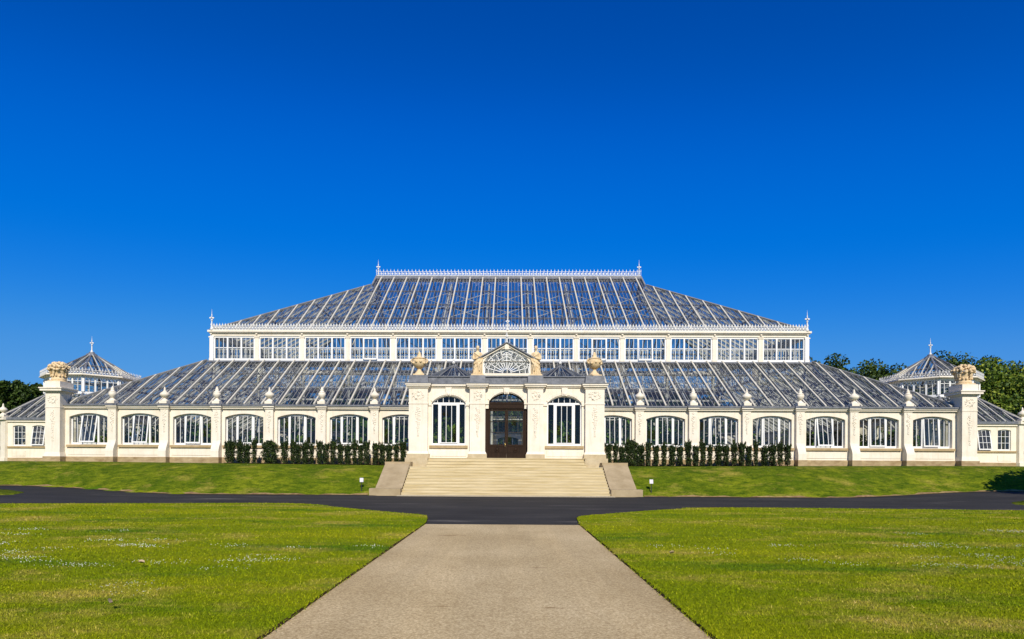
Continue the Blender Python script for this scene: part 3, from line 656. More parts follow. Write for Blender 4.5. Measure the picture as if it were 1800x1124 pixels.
# ------------------------------------------------------------------ end pavilions (octagons)
def oct_pts(a): return [(a*math.tan(PI/8)*q,-a) for q in (-1,1)]
def pavilion(X,label):
    P=thing('octagonal_pavilion',(X,CY,1.6),label,'pavilion','octagonal pavilions at the ends of the glasshouse')
    B=Matrix.Translation((X,CY,0)); tn=math.tan(PI/8); A=7.6; a=3.75; H=A*tn; h=a*tn
    w=MB(); pl=MB(); si=MB(); co=MB(); gu=MB(); cw=MB(); ce=MB(); cr=MB(); gl=MB()
    for k in range(8):
        M=B@Matrix.Rotation(PI/4*k,4,'Z')
        for o in (w,pl,si,co,gu,cw,ce,cr,gl): o.M=M
        for j in (-1,0,1):
            st=2*H/3; arch_panel(w,j*st-st/2,j*st+st/2,1.5,5.45,j*1.76,.58,3.3,5.05,.10,-A,-A+.3)
        pl.box(-H,H,-A-.08,-A,1.5,2.2); si.box(-H+.35,H-.35,-A-.12,-A,3.1,3.24)
        co.box(-H-.05,H+.05,-A-.14,-A+.2,5.45,5.62); gu.box(-H-.1,H+.1,-A-.24,-A+.25,5.62,5.84)
        for j in (-1,1): w.box(j*1.76-.6,j*1.76+.6,-A-.03,-A+.01,2.35,2.85)
        cw.box(-h,h,-a-.02,-a+.12,8.42,8.66); cw.box(-h-.03,h+.03,-a-.06,-a+.12,10.0,10.16)
        for q in (-1,-1/3,1/3,1): cw.box(h*q-(.14 if abs(q)==1 else .07),h*q+(.14 if abs(q)==1 else .07),-a-.03-(.02 if abs(q)==1 else 0),-a+.1,8.66,10.0)
        for q in (-2/3,0,2/3): cw.box(h*q-.02,h*q+.02,-a,-a+.05,8.66,10.0)
        cw.box(-h,h,-a,-a+.05,9.68,9.72)
        gl.poly([(-h,-a+.04,8.5),(h,-a+.04,8.5),(h,-a+.04,10.05),(-h,-a+.04,10.05)])
        ce.box(-h-.12,h+.12,-a-.30,-a+.1,10.16,10.23); ce.box(-h-.19,h+.19,-a-.46,-a+.1,10.232,10.33)
        cresting(cr,-h-.14,h+.14,-a-.36,10.33,.62,.28)
    w.build('wall',CREAM,P); pl.build('plinth',PLINTH,P); si.build('sill_course',SILLST,P); co.build('cornice',CREAM,P); gu.build('gutter',LEAD,P)
    cw.build('lantern_frame',WHITE,P); gl.build('lantern_pane',GWIN,P); ce.build('lantern_cornice',CREAM,P); cr.build('cresting',IRON,P)
    for k in range(8):
        M=B@Matrix.Rotation(PI/4*k,4,'Z')
        for j in (-1,0,1):
            if k in (3,4,5) : 
                g=MB(M); g.poly([(j*1.76-.58,-A+.15,3.3),(j*1.76+.58,-A+.15,3.3),(j*1.76+.58,-A+.15,5.1),(j*1.76-.58,-A+.15,5.1)]); g.build('window',GWIN,P); continue
            tl=10 if (k==0 and ((X<0 and j==0) or (X>0 and j==0))) else 0
            T=M@Matrix.Translation((j*1.76,-A+.13,5.12))@Matrix.Rotation(-math.radians(tl),4,'X'); f=MB(T)
            for q in (-1,1): f.box(q*.54-.04,q*.54+.04,-.03,.03,-1.82,.02)
            f.box(-.5,.5,-.03,.03,-1.82,-1.73); f.box(-.5,.5,-.03,.03,-.06,.02)
            for q in (-.17,.17): f.box(q-.017,q+.017,-.02,.02,-1.73,-.06)
            for z in (-1.17,-.6): f.box(-.5,.5,-.018,.018,z-.016,z+.016)
            fo=f.build('window',WHITE,P); g=MB(T); g.poly([(-.5,0,-1.8),(.5,0,-1.8),(.5,0,0),(-.5,0,0)]); g.build('pane',GWIN,fo)
        m=MB(M); x=H; R=math.tan(PI/8)
        c=MB(B@Matrix.Rotation(PI/4*k+PI/8,4,'Z')); rr=A/math.cos(PI/8); c.box(-.32,.32,-rr-.12,-rr+.4,2.2,5.62); c.box(-.38,.38,-rr-.2,-rr+.4,1.5,2.2); c.box(-.4,.4,-rr-.3,-rr+.4,5.62,5.9); c.build('corner_pilaster',CREAM,P)
        slope(P,M,lambda t:(A+.15-(A+.15-a)*t)*tn,-A-.15,5.82,-a,8.44,[i*.85 for i in range(-3,4)],(.5,),'lower_roof',1,False,rw=.08,rh=.1)
        slope(P,M,lambda t:max(.12,(a+.25)*tn*(1-t)),-a-.25,10.36,-.25,12.75,[i*.72 for i in range(-2,3)],(.45,),'lantern_roof',1,False,rw=.06,rh=.09)
    m=MB(); m.lathe([(.55,0),(.5,.2),(.3,.3),(.25,.42)],(X,CY,12.65),8); m.build('lead_cap',LEAD,P)
    m=MB(); m.box(X-5.2,X+5.2,CY-5.2,CY+5.2,1.5,1.8); m.build('floor',FLOOR,P)
    finial('finial',P,X,CY,13.0,1.75)
    return P
pavilion(-42.5,'octagonal glass pavilion with crested lantern, dark trees low behind its outer side')
pavilion(42.4,'octagonal glass pavilion with crested lantern, backed by tall green trees')
lk=MB()
for s in (-1,1):
    lk.box(*sorted((s*32.75,s*35.2)),64.0,64.3,1.5,5.6); lk.box(*sorted((s*32.75,s*35.2)),69.7,70.0,1.5,5.6)
    lk.add([(s*32.75,63.9,5.6),(s*35.2,63.9,5.6),(s*35.2,67,7.2),(s*32.75,67,7.2),(s*35.2,70.1,5.6),(s*32.75,70.1,5.6)],[(0,1,2,3),(3,2,4,5)])
lk.build('link_corridor',CREAM,HOUSE)
# ------------------------------------------------------------------ urns, baskets, statues standing on the building
def urn(kind):
    t=thing('finial_urn',(0,0,0),'x','urn','small cream urns along the eaves')
    m=MB(); m.box(-.27,.27,-.27,.27,0,.20); m.lathe([(.26,.20),(.22,.26),(.10,.36),(.085,.42)],n=12); m.build('base',CREAM,t)
    m=MB()
    if kind: m.lathe([(.09,.40),(.20,.46),(.31,.56),(.345,.66),(.33,.72),(.27,.76)],n=16)
    else: m.lathe([(.09,.40),(.16,.46),(.245,.58),(.275,.70),(.25,.80),(.22,.83)],n=16,rib=.03,nr=8)
    m.build('bowl',CREAM,t,True)
    m=MB()
    if kind: m.lathe([(.29,.74),(.27,.79),(.17,.85),(.09,.92),(.10,.96),(.06,1.02),(.085,1.07),(.05,1.14),(.012,1.24)],n=14)
    else: m.lathe([(.25,.82),(.24,.87),(.13,.93),(.12,1.0),(.15,1.05),(.08,1.10),(.09,1.15),(.05,1.20),(.012,1.28)],n=14)
    m.build('lid',CREAM,t,True); return t
UR=[urn(0),urn(1)]; used=[False,False]
def put_urn(kind,loc,label):
    o=UR[kind] if not used[kind] else copy_tree(UR[kind]); used[kind]=True; o.location=loc; o['label']=label
for s,side in ((-1,'left'),(1,'right')):
    for k,x in enumerate(pil):
        kd=[1,0,1,0,1,0][k]
        put_urn(kd,(s*x,47.80,6.10),f"{'wide low' if kd else 'tall ovoid'} cream urn on the eaves, {ORD[k]} pilaster {side} of the porch")
    put_urn(1,(s*32.75,51.9,6.06),f'cream urn half hidden behind the corner pier, on the {side} end wall of the glasshouse')
    q=42.45; put_urn(1,(s*q+s*3.2,59.28,5.88),f'cream urn on the outermost corner of the {side}-hand octagonal pavilion')
def big_urn():
    t=thing('garden_urn',(0,0,0),'x','urn','large buff urns on the porch')
    m=MB(); m.box(-.36,.36,-.36,.36,0,.09); m.lathe([(.34,.09),(.31,.14),(.19,.26),(.12,.36),(.11,.44),(.17,.47)],n=18); m.build('foot',COADE,t)
    m=MB(); m.lathe([(.10,.46),(.22,.52),(.36,.64),(.44,.80),(.46,.96),(.42,1.06),(.36,1.10)],n=24,rib=.03,nr=12)
    for k in range(10):
        a=2*PI*k/10; m.blob((.43*math.cos(a),.43*math.sin(a),.86+.05*math.sin(a*3)),.10,.10,.09)
    m.build('bowl',COADE,t,True)
    m=MB(); m.lathe([(.44,1.09),(.45,1.13),(.30,1.18),(.18,1.23),(.12,1.32),(.14,1.38),(.08,1.42),(.10,1.48),(.06,1.54),(.02,1.60)],n=18); m.build('lid',COADE,t,True)
    for s in (-1,1):
        m=MB(); pts=[(s*(.40+.15*math.sin(PI*i/8)),0,.82+.30*i/8) for i in range(9)]; m.tube(pts,.05,6); m.build('handle',COADE,t,True)
    return t
bu=big_urn(); bu.location=(-5.7,43.1,7.55); bu['label']='large buff stone urn with handles on the porch, nearer the left hedge than the other'
b2=copy_tree(bu); b2.location=(5.7,43.1,7.55); b2.rotation_euler.z=.4; b2['label']='large buff stone urn with handles on the porch, nearer the right hedge than the other'
def basket(seed,loc,label):
    rr=random.Random(seed); t=thing('flower_basket',(0,0,0),label,'basket','carved flower baskets on the corner piers')
    m=MB(); m.box(-.50,.50,-.50,.50,0,.10); m.lathe([(.46,.08),(.50,.18),(.47,.24),(.44,.34),(.46,.5),(.50,.66),(.56,.80),(.55,.92)],n=28,rib=.02,nr=14)
    for k in range(14):
        a=2*PI*k/14; m.blob((.49*math.cos(a),.49*math.sin(a),.42+.03*(k%2)),.08,.08,.09)
    m.build('basket',COADE,t,True)
    m=MB()
    for i in range(120):
        a=rr.uniform(0,2*PI); u=rr.uniform(-.35,1); r=.70*math.sqrt(1-max(u,0)**2)*rr.uniform(.75,1.02); z=1.0+.42*u
        q=rr.uniform(.07,.14); m.blob((r*math.cos(a),r*math.sin(a),z),q,q,q*.85,6,4)
    for k in range(7):
        a=2*PI*k/7+rr.random(); 
        for j in range(3): m.blob((.56*math.cos(a),.56*math.sin(a),.84-.12*j),.10-.02*j,.10-.02*j,.10,6,4)
    m.build('flowers',COADE,t,True); t.location=loc
basket(3,(-32.85,48.05,7.66),'carved buff basket of flowers on the corner pier nearer the low left tree line')
basket(8,(32.85,48.05,7.66),'carved buff basket of flowers on the corner pier in front of the tall bright tree')
def remeshed(mb,voxel,name,mt,parent):
    o=mb.build('body_draft',mt,None); md=o.modifiers.new('r','REMESH'); md.mode='VOXEL'; md.voxel_size=voxel
    sm=o.modifiers.new('s','SMOOTH'); sm.iterations=2; sm.factor=.4
    dg=bpy.context.evaluated_depsgraph_get(); me=bpy.data.meshes.new_from_object(o.evaluated_get(dg)); me.name=name
    dm=o.data; bpy.data.objects.remove(o); bpy.data.meshes.remove(dm)
    me.polygons.foreach_set('use_smooth',[True]*len(me.polygons))
    if not me.materials: me.materials.append(mt)
    n=bpy.data.objects.new(name,me); COL.objects.link(n); n.parent=parent; return n
def statue(loc,flip,label):
    t=thing('statue',(0,0,0),label,'statue','robed statues beside the pediment'); f=-1 if flip else 1
    m=MB(); m.box(-.40,.40,-.30,.30,0,.10); m.build('plinth',COADE,t)
    m=MB(); N=40; rows=[]
    #        z    rx   ry   cx    cy   fold
    prof=[(.08,.33,.24,0,0,.10),(.25,.31,.23,0,0,.11),(.5,.285,.22,.01,-.01,.10),(.75,.275,.215,.03,-.02,.08),(.95,.27,.21,.04,-.01,.06),(1.08,.245,.19,.03,0,.04),
          (1.2,.215,.165,.02,0,.03),(1.33,.235,.175,.01,-.01,.02),(1.45,.255,.17,0,0,.015),(1.53,.22,.14,0,.01,.01),(1.575,.11,.095,0,.0,0),(1.60,.062,.066,0,0,0),(1.68,.056,.062,.005,-.01,0),
          (1.72,.085,.10,.005,-.015,0),(1.79,.098,.118,.01,-.015,0),(1.87,.10,.122,.01,-.005,0),(1.93,.085,.10,.01,0,0),(1.975,.045,.05,.01,0,0)]
    vs=[];fs=[]
    for z,rx,ry,cx,cy,fo in prof:
        for k in range(N):
            a=2*PI*k/N; g=1+fo*math.sin(7*a+2.2*z)+fo*.6*math.sin(12*a-3*z)
            vs.append((f*(cx+rx*g*math.cos(a)),cy+ry*g*math.sin(a),z))
    R=len(prof)
    for i in range(R-1):
        for k in range(N): fs.append((i*N+k,i*N+(k+1)%N,(i+1)*N+(k+1)%N,(i+1)*N+k))
    fs+= [tuple(range(N))[::-1],tuple((R-1)*N+k for k in range(N))]; m.add(vs,fs)
    T=lambda pts,r: m.tube([(f*x,y,z) for x,y,z in pts],r,8)
    T([(-.21,.0,1.47),(-.29,-.04,1.22),(-.27,-.16,1.06),(-.10,-.235,1.10),(.0,-.25,1.14)],[.075,.07,.06,.05,.045])     # arm folded across the waist
    T([(.21,0,1.47),(.30,-.02,1.25),(.29,-.08,1.03),(.26,-.17,.92)],[.075,.068,.055,.045])                         # arm hanging, gathering the robe
    m.blob((0,-.255,1.15),.05,.04,.045); m.blob((f*.26,-.19,.88),.045,.045,.06)
    T([(.26,-.18,.9),(.1,-.24,.72),(-.2,-.2,.5),(-.3,-.05,.35)],[.05,.05,.055,.05]); T([(.22,-.17,1.0),(.02,-.25,.9),(-.22,-.19,.76),(-.28,0,.7)],[.035,.04,.045,.04])
    T([(-.2,-.1,1.5),(-.05,-.18,1.38),(.15,-.18,1.25),(.24,-.1,1.15)],[.04,.045,.045,.04])
    for x in (-.17,-.06,.06,.18): T([(x*.8,-.2,.72),(x,-.235,.4),(x*1.15,-.25,.1)],[.02,.035,.045])
    T([(.05,-.22,.85),(.09,-.27,.62),(.08,-.26,.3)],[.06,.07,.04])                                               # bent knee under the cloth
    m.blob((f*.01,-.135,1.80),.018,.035,.03,6,4); m.blob((f*.01,-.12,1.755),.03,.02,.012,6,3)
    for s in (-1,1): m.blob((f*.01+s*.035,-.115,1.845),.03,.02,.014,6,3); m.blob((f*.01+s*.1,0,1.82),.018,.03,.035,6,3)
    T([(-.08,-.09,.12),(-.09,-.26,.11)],[.05,.04]); T([(.1,-.09,.12),(.12,-.24,.11)],[.05,.04])
    b=remeshed(m,.022,'body',COADE,t)
    m=MB(); m.blob((f*.01,.02,1.90),.112,.125,.085,12,6); m.blob((f*.01,.13,1.86),.06,.055,.06,10,5)
    m.build('hair',COADE,t,True); t.location=loc; return t
statue((-1.90,43.05,7.55),False,'buff stone robed woman standing upright left of the fan window, one arm across her waist')
statue((1.90,43.05,7.55),True,'buff stone robed figure right of the fan window, drapery gathered over the opposite arm')
# ------------------------------------------------------------------ steps
ST=thing('stone_steps',(0,39,0),'wide pale sandstone steps between two sloping side walls, leading up to the porch','steps')
m=MB(); n=10; y0,y1=37.45,40.95; H=1.64
for i in range(n):
    ya=y0+(y1-y0)*i/n; z=H*(i+1)/n
    m.box(-5.93,5.93,ya+.012,42.4 if i==n-1 else y1,z-H/n-(.02 if i==0 else 0),z-.045); m.box(-5.94,5.94,ya,42.38 if i==n-1 else ya+(y1-y0)/n+.06,z-.045+.0005*i,z)
m.build('flight',STEPS,ST)
m=MB()
for i in range(3):
    z0=1.64+.187*i; m.box(-5.05,5.05,41.75+.33*i,43.3,z0,z0+.14); m.box(-5.07,5.07,41.72+.33*i,43.28,z0+.14,z0+.187)
m.build('upper_flight',STEPS,ST)
m=MB(); m.box(-6.1,6.1,36.95,37.5,-.1,.035); m.build('foot_slab',EDGE,ST)
for s in (-1,1):
    m=MB(); a,b=sorted((s*5.97,s*7.5))
    m.extr_x([(37.9,-.1),(41.0,-.1),(41.0,1.82),(37.9,.36)],a,b)
    m.box(a-.03,b+.03,41.0,42.0,-.1,1.93); a2,b2=sorted((s*5.95,s*7.72)); m.box(a2,b2,37.3,37.95,-.1,.40)
    m.build('cheek_wall',CHEEK,ST)
    m=MB(); a,b=sorted((s*5.0,s*6.45)); m.box(a,b,42.0,43.6,1.2,2.2); m.build('pedestal',STONE,ST)
# ------------------------------------------------------------------ ground
def ss(x,a,b): t=np.clip((x-a)/(b-a),0,1); return t*t*(3-2*t)
def lift(X,Y): return .33*ss(np.abs(X),18,31)*ss(Y,26,40)
def toe(X): return 37.35+2.7*ss(np.abs(X),17,29)
def ter(X): return 1.64+.20*np.clip(np.abs(X)/30,0,1)
def hgt(X,Y):
    X=np.asarray(X,float);Y=np.asarray(Y,float); base=lift(X,Y); t=toe(X)
    s=np.clip((Y-t)/(4.6-.6*ss(np.abs(X),20,30)),0,1); s=1-(1-s)**1.7; s=s*.85+.15*ss(s,0,1)
    h=base+(ter(X)-base)*s
    inner=np.abs(X)<7.3
    h=np.where(inner,np.where(Y<42.2,-.02,1.55),h)
    return h
def sheet(name,cols,y_of,nrow,mt,off,kind='structure',hf=hgt):
    cols=np.asarray(cols); vs=[];fs=[]
    for x in cols:
        a,b=y_of(x); ys=a+(b-a)*np.linspace(0,1,nrow+1); hs=hf(np.full(nrow+1,x),ys)+off
        vs+= [(float(x),float(y),float(z)) for y,z in zip(ys,hs)]
    k=nrow+1
    for i in range(len(cols)-1):
        for j in range(nrow): fs.append((i*k+j,(i+1)*k+j,(i+1)*k+j+1,i*k+j+1))
    m=MB(); m.add(vs,fs); o=m.build(name,mt,None,True); o['kind']=kind; return o
gx=np.concatenate([[-1600,-600,-250,-120,-90],np.arange(-75,-7.6,1.5),[-7.31,-7.29],np.arange(-6,6.1,2),[7.29,7.31],np.arange(8.1,76,1.5),[90,120,250,600,1600]])
gy=np.concatenate([[-300,-60,-15],np.arange(0,36,3),np.arange(36,42.1,.6),[42.19,42.21,44,48,60,90,150,400,1600]])
vs=[];fs=[]
for x in gx:
    hh=hgt(np.full(len(gy),x),gy)-.05; vs+=[(float(x),float(y),float(z)) for y,z in zip(gy,hh)]
k=len(gy)
for i in range(len(gx)-1):
    for j in range(k-1): fs.append((i*k+j,(i+1)*k+j,(i+1)*k+j+1,i*k+j+1))
m=MB(); m.add(vs,fs); tag(m.build('ground',LAWN,None,True),'grassy ground reaching past the glasshouse to the trees','ground',kind='structure')
NLx=[0,2.30,2.36,2.48,2.62,2.95,3.65,4.9,6.45,7.7,8.8,10.5,12.2,14.5,18,21,30,90]; NLy=[19.8,19.8,20.6,21.7,22.7,23.2,23.75,24.95,26.5,27.9,28.7,29.0,28.8,28.4,28.0,27.4,26.2,26]
NRx=[0,2.30,2.36,2.44,2.60,2.75,3.46,4.85,6.4,7.5,9.5,12.2,16.6,21,30,90]; NRy=[19.8,19.8,20.8,22.0,22.7,23.0,23.7,25.1,26.5,27.4,27.8,27.8,27.4,27.0,26.0,26]
def near(x): return float(np.interp(abs(x),NLx,NLy) if x<0 else np.interp(x,NRx,NRy))
dense=np.concatenate([np.arange(2.30,3.0,.05),np.arange(3.0,9,.3),np.arange(9,76,1.2)])
rx=np.concatenate([-dense[::-1],np.linspace(-2.3,2.3,8)[1:-1],dense])
def far(x): return 37.0 if abs(x)<6.2 else float(toe(x))-.06
tag(sheet('road',rx,lambda x:(near(x)-.12,far(x)),14,ASPH,.006),'dark asphalt drive running across in front of the stone steps','road',kind='structure')
tag(sheet('path',[-2.9,-2.36,-1.2,0,1.2,2.36,2.9],lambda x:(-8,19.75 if abs(x)<2.4 else 19.0),24,GRAV,.002),'broad straight path of bound buff gravel between the two lawns','path',kind='structure')
for s,nm in ((-1,'left'),(1,'right')):
    cols=[s*x for x in (dense if s>0 else dense[::-1])]
    o=sheet('lawn',cols,lambda x:(-8,near(x)),40,LAWN,.035); tag(o,f'mown lawn {nm} of the gravel path, bounded by the dark drive','lawn',kind='structure')
    vs=[];fs=[]; pts=[(s*2.30,y) for y in np.linspace(-8,19.8,30)]+[(s*x,near(s*x)) for x in dense]
    for i,(x,y) in enumerate(pts):
        h=float(hgt(x,y)); wob=.012*math.sin(i*1.7)+.01*math.sin(i*.61); vs+=[(x-s*.02+wob*.5,y,h-.02),(x-s*.004,y,h+.036+wob*.6)]
    for i in range(len(pts)-1): fs.append((2*i,2*i+2,2*i+3,2*i+1))
    m=MB(); m.add(vs,fs); tag(m.build('lawn_edge',SOIL),f'cut earth edge of the lawn on the {nm} of the gravel path','lawn edge',kind='structure')
    bc=[s*x for x in np.concatenate([np.arange(7.5,12,.5),np.arange(12,80,1.0)])]
    if s<0: bc=bc[::-1]
    tag(sheet('grass_bank',bc,lambda x:(float(toe(x)),47.98),44,BANK,.012),f'steep mown grass bank below the glasshouse, {nm} of the steps','bank',kind='structure')
    def verge(x): t=float(toe(x)); w=.05*math.sin(x*1.3)+.05*math.sin(x*3.1+1)+.03*math.sin(x*7.3); return (t-.14+w*.4,t+.08+w)
    bx=[s*x for x in np.arange(7.8,78,.35)]
    if s<0: bx=bx[::-1]
    tag(sheet('verge',bx,verge,3,VERGE,.03),f'worn strip of earth and dry grass along the foot of the bank, {nm} of the steps','verge',kind='structure')
    bx=[s*x for x in np.arange(6.6,20.9,.5)]
    if s<0: bx=bx[::-1]
    hb=lambda X,Y: ter(np.asarray(X,float))+0*np.asarray(Y,float)
    tag(sheet('flower_bed',bx,lambda x:(44.9,47.9),6,SOIL,.05,hf=hb),f'bare soil bed under the row of yews, {nm} of the porch','flower bed',kind='structure')
tag(sheet('gravel_strip',np.arange(-20.8,-7.5,.5),lambda x:(44.2,44.8),2,EDGE,.055,hf=lambda X,Y: ter(np.asarray(X,float))+0*Y),'thin pale gravel line along the top of the left bank','gravel strip',kind='structure')
def island(pts,label):
    m=MB(); c=np.mean(np.array(pts),0); vs=[(float(c[0]),float(c[1]),float(hgt(c[0],c[1]))+.09)]+[(x,y,float(hgt(x,y))+.05) for x,y in pts]+[(x+(x-c[0])*.02,y+(y-c[1])*.02,float(hgt(x,y))-.03) for x,y in pts]
    n=len(pts); m.add(vs,[(0,1+i,1+(i+1)%n) for i in range(n)]+[(1+i,1+n+i,1+n+(i+1)%n,1+(i+1)%n) for i in range(n)])
    tag(m.build('grass_island',BANK,None,True),label,'grass island',kind='structure')
island([(-25.2+ -.0,33.4),(-25.7,34.9),(-27.3,36.0),(-30,36.8),(-36,37.3),(-36,30.2),(-29,30.8),(-26.4,31.9)],'rounded tip of a grass island in the drive at the picture\'s left edge')
island([(23.7,31.0),(24.2,31.9),(25.6,32.9),(28,33.6),(34,34),(34,28.6),(28,29.0),(25,29.7)],'rounded tip of a grass island in the drive at the picture\'s right edge')
# ------------------------------------------------------------------ grass blades, clover, fallen leaves
def tri_cloud(name,V,mt):
    n=len(V)//3; me=bpy.data.meshes.new(name); me.vertices.add(3*n); me.vertices.foreach_set('co',V.astype(np.float32).ravel())
    me.loops.add(3*n); me.loops.foreach_set('vertex_index',np.arange(3*n,dtype=np.int32)); me.polygons.add(n)
    me.polygons.foreach_set('loop_start',np.arange(0,3*n,3,dtype=np.int32)); me.polygons.foreach_set('loop_total',np.full(n,3,np.int32))
    me.update(calc_edges=True); me.materials.append(mt); o=bpy.data.objects.new(name,me); COL.objects.link(o); return o
def lawn_points(n,ya,yb,pw):
    u=RNG.random(n*3); e=1-pw
    Y=(ya**e+u*(yb**e-ya**e))**(1/e); X=RNG.uniform(-1,1,n*3)*(Y*.95+2.0)
    nl=np.where(X<0,np.interp(np.abs(X),NLx,NLy),np.interp(np.abs(X),NRx,NRy))
    ok=(np.abs(X)>2.30-.09*RNG.random(n*3)**2)&(Y<nl+.05*RNG.random(n*3)**2); return X[ok][:n],Y[ok][:n]
X,Y=lawn_points(330000,4.5,29,1.5); n=len(X); Z=hgt(X,Y)+.03
hh=RNG.uniform(.014,.036,n)*(1+.5*(RNG.random(n)<.04)); ww=np.maximum(.0045,.00075*Y)*RNG.uniform(.7,1.4,n); an=RNG.uniform(0,2*PI,n); ln=RNG.normal(0,.6,(n,2))
V=np.zeros((n,3,3)); V[:,0]=np.stack([X-ww*np.cos(an),Y-ww*np.sin(an),Z],1); V[:,1]=np.stack([X+ww*np.cos(an),Y+ww*np.sin(an),Z],1)
V[:,2]=np.stack([X+ln[:,0]*hh,Y+ln[:,1]*hh,Z+hh],1)
tag(tri_cloud('grass',V.reshape(-1,3),BLADE),'short mown grass blades covering both lawns beside the path','grass',kind='stuff')
CLOV=mat('clover_white',(.62,.62,.52),.8,base2=(.75,.75,.66))
pts=[]
for (cx,cy,sx,sy,c) in ((-9.5,13.2,3.0,1.0,900),(-6.2,11.6,1.8,.7,450),(-4.9,8.9,.8,.4,70),(-13.5,15.6,2.5,.7,420),(9.4,14.2,2.2,.45,420),(7.7,11.6,1.1,.25,260),(9.8,12.4,1.2,.3,220),(14.0,17.5,2.2,.5,300),(4.9,13.6,1.0,.3,90)):
    c=int(c*.7); nc=max(3,c//28); kx,ky=RNG.normal(cx,sx,nc),RNG.normal(cy,sy,nc); kk=RNG.integers(0,nc,c); pts.append(np.stack([kx[kk]+RNG.normal(0,.24,c),ky[kk]+RNG.normal(0,.13,c)],1))
p=np.concatenate(pts); ok=np.abs(p[:,0])>2.4; p=p[ok]; n=len(p); r=RNG.uniform(.004,.0085,n)*np.clip(p[:,1]/10,.8,1.4)
V=[]
zz=hgt(p[:,0],p[:,1])+.05+RNG.uniform(.02,.05,n)
C=np.stack([p[:,0],p[:,1],zz],1)
D=np.array([(1,0,0),(-.5,.87,0),(-.5,-.87,0),(0,0,1.1)])
for (a,b,c) in ((0,1,3),(1,2,3),(2,0,3)):
    V.append(np.stack([C+D[a]*r[:,None],C+D[b]*r[:,None],C+D[c]*r[:,None]],1))
tag(tri_cloud('clover_flowers',np.concatenate(V).reshape(-1,3),CLOV),'white clover flower heads scattered in drifts over the lawns','clover',kind='stuff')
DRY=mat('dry_leaf',(.30,.19,.08),.8,base2=(.52,.42,.28),scale=40)
for (x,y,lab,sz) in ((-7.6,8.1,'curled tan dry leaf on the lawn, leftmost of those near the path',.10),(-4.5,7.75,'curled pale dry leaf on the lawn, closest one to the gravel on the path\'s left',.10),(-5.9,10.9,'pale fallen leaf lying on the grass among the white clover left of the path',.08),
                     (9.0,9.0,'pale fallen leaf on the grass at the far right, beyond the gravel path',.09),(3.3,12.6,'small fallen leaf on the grass close to the right edge of the gravel path',.07)):
    m=MB(); nn=8; vs=[(0,0,.012)]
    for k in range(nn):
        a=2*PI*k/nn; q=.5 if k%2 else .42; vs.append((q*math.cos(a)*sz*1.4,q*math.sin(a)*sz,.02+.04*abs(math.sin(a))))
    m.add(vs,[(0,1+k,1+(k+1)%nn) for k in range(nn)]); o=m.build('fallen_leaf',DRY,None,True); o.location=(x,y,.085); o.rotation_euler=(.35,.1,x); tag(o,lab,'leaf','fallen leaves on the lawns')
# ------------------------------------------------------------------ plants
def leaf_cloud(C,size,rng,flat=.0,asp=2.0,up=None):
    """one rhombic leaf (two triangles sharing an edge) per centre"""
    n=len(C); d=rng.normal(size=(n,3)); 
    if up is not None: d=d*(1-up)+np.array([0,0,1.0])*up*1.5
    d/=np.linalg.norm(d,axis=1,keepdims=True); e=rng.normal(size=(n,3)); s=np.cross(d,e); s/=np.linalg.norm(s,axis=1,keepdims=True)
    L=(size*rng.uniform(.6,1.3,n))[:,None]; W=L/asp
    return np.stack([C-d*L,C+s*W,C+d*L,C-s*W],1)
def quad_mesh(name,Q,mt,parent):
    n=len(Q); me=bpy.data.meshes.new(name); me.vertices.add(4*n); me.vertices.foreach_set('co',Q.astype(np.float32).ravel())
    me.loops.add(4*n); me.loops.foreach_set('vertex_index',np.arange(4*n,dtype=np.int32)); me.polygons.add(n)
    me.polygons.foreach_set('loop_start',np.arange(0,4*n,4,dtype=np.int32)); me.polygons.foreach_set('loop_total',np.full(n,4,np.int32))
    me.update(calc_edges=True); me.materials.append(mt); o=bpy.data.objects.new(name,me); COL.objects.link(o); o.parent=parent; return o
def tree(loc,h,rad,nclump,nleaf,size,mt,label,seed,group='trees beyond the glasshouse',low=.25,trunk_h=None):
    rng=np.random.default_rng(seed); t=thing('broadleaf_tree',loc,label,'tree',group)
    cz=h*(low+1)/2; rz=h*(1-low)/2
    c=[]
    while len(c)<nclump:
        p=rng.uniform(-1,1,3); q=np.linalg.norm(p)
        if .35<q<1: c.append(p*(.62+.38*rng.random()))
    c=np.array(c)*np.array([rad,rad,rz])*.86
    r=rng.uniform(.16,.34,nclump)*rad
    k=rng.integers(0,nclump,nleaf); off=rng.normal(size=(nleaf,3)); off/=np.linalg.norm(off,axis=1,keepdims=True); off*= (rng.random(nleaf)**.45)[:,None]
    C=c[k]+off*r[k][:,None]*np.array([1.15,1.15,.8])+np.array([0,0,cz])
    C[:,2]=.9+(C[:,2]-C[:,2].min())*(h-.9)/(np.quantile(C[:,2],.999)-C[:,2].min())
    quad_mesh('crown',leaf_cloud(C,size,rng,asp=1.7),mt,t)
    m=MB(); th=h*.8; m.tube([(0,0,-.4),(.1,0,h*.2),(-.1,.1,h*.45),(.1,-.1,th)],[h*.03,h*.022,h*.016,.06],8)
    for i in range(9):
        q=c[int(rng.integers(0,nclump))]; z=h*rng.uniform(.2,.5); m.tube([(0,0,z),(q[0]*.5,q[1]*.5,z+(cz+q[2]-z)*.55),(q[0],q[1],cz+q[2])],[h*.012,h*.008,.04],5)
    for i,vv in enumerate(m.v): m.v[i]=(vv[0]+loc[0],vv[1]+loc[1],vv[2]+loc[2])
    m.build('trunk',BARK,t); return t
def at(px,Y): return .2+(px-895)*Y/1163
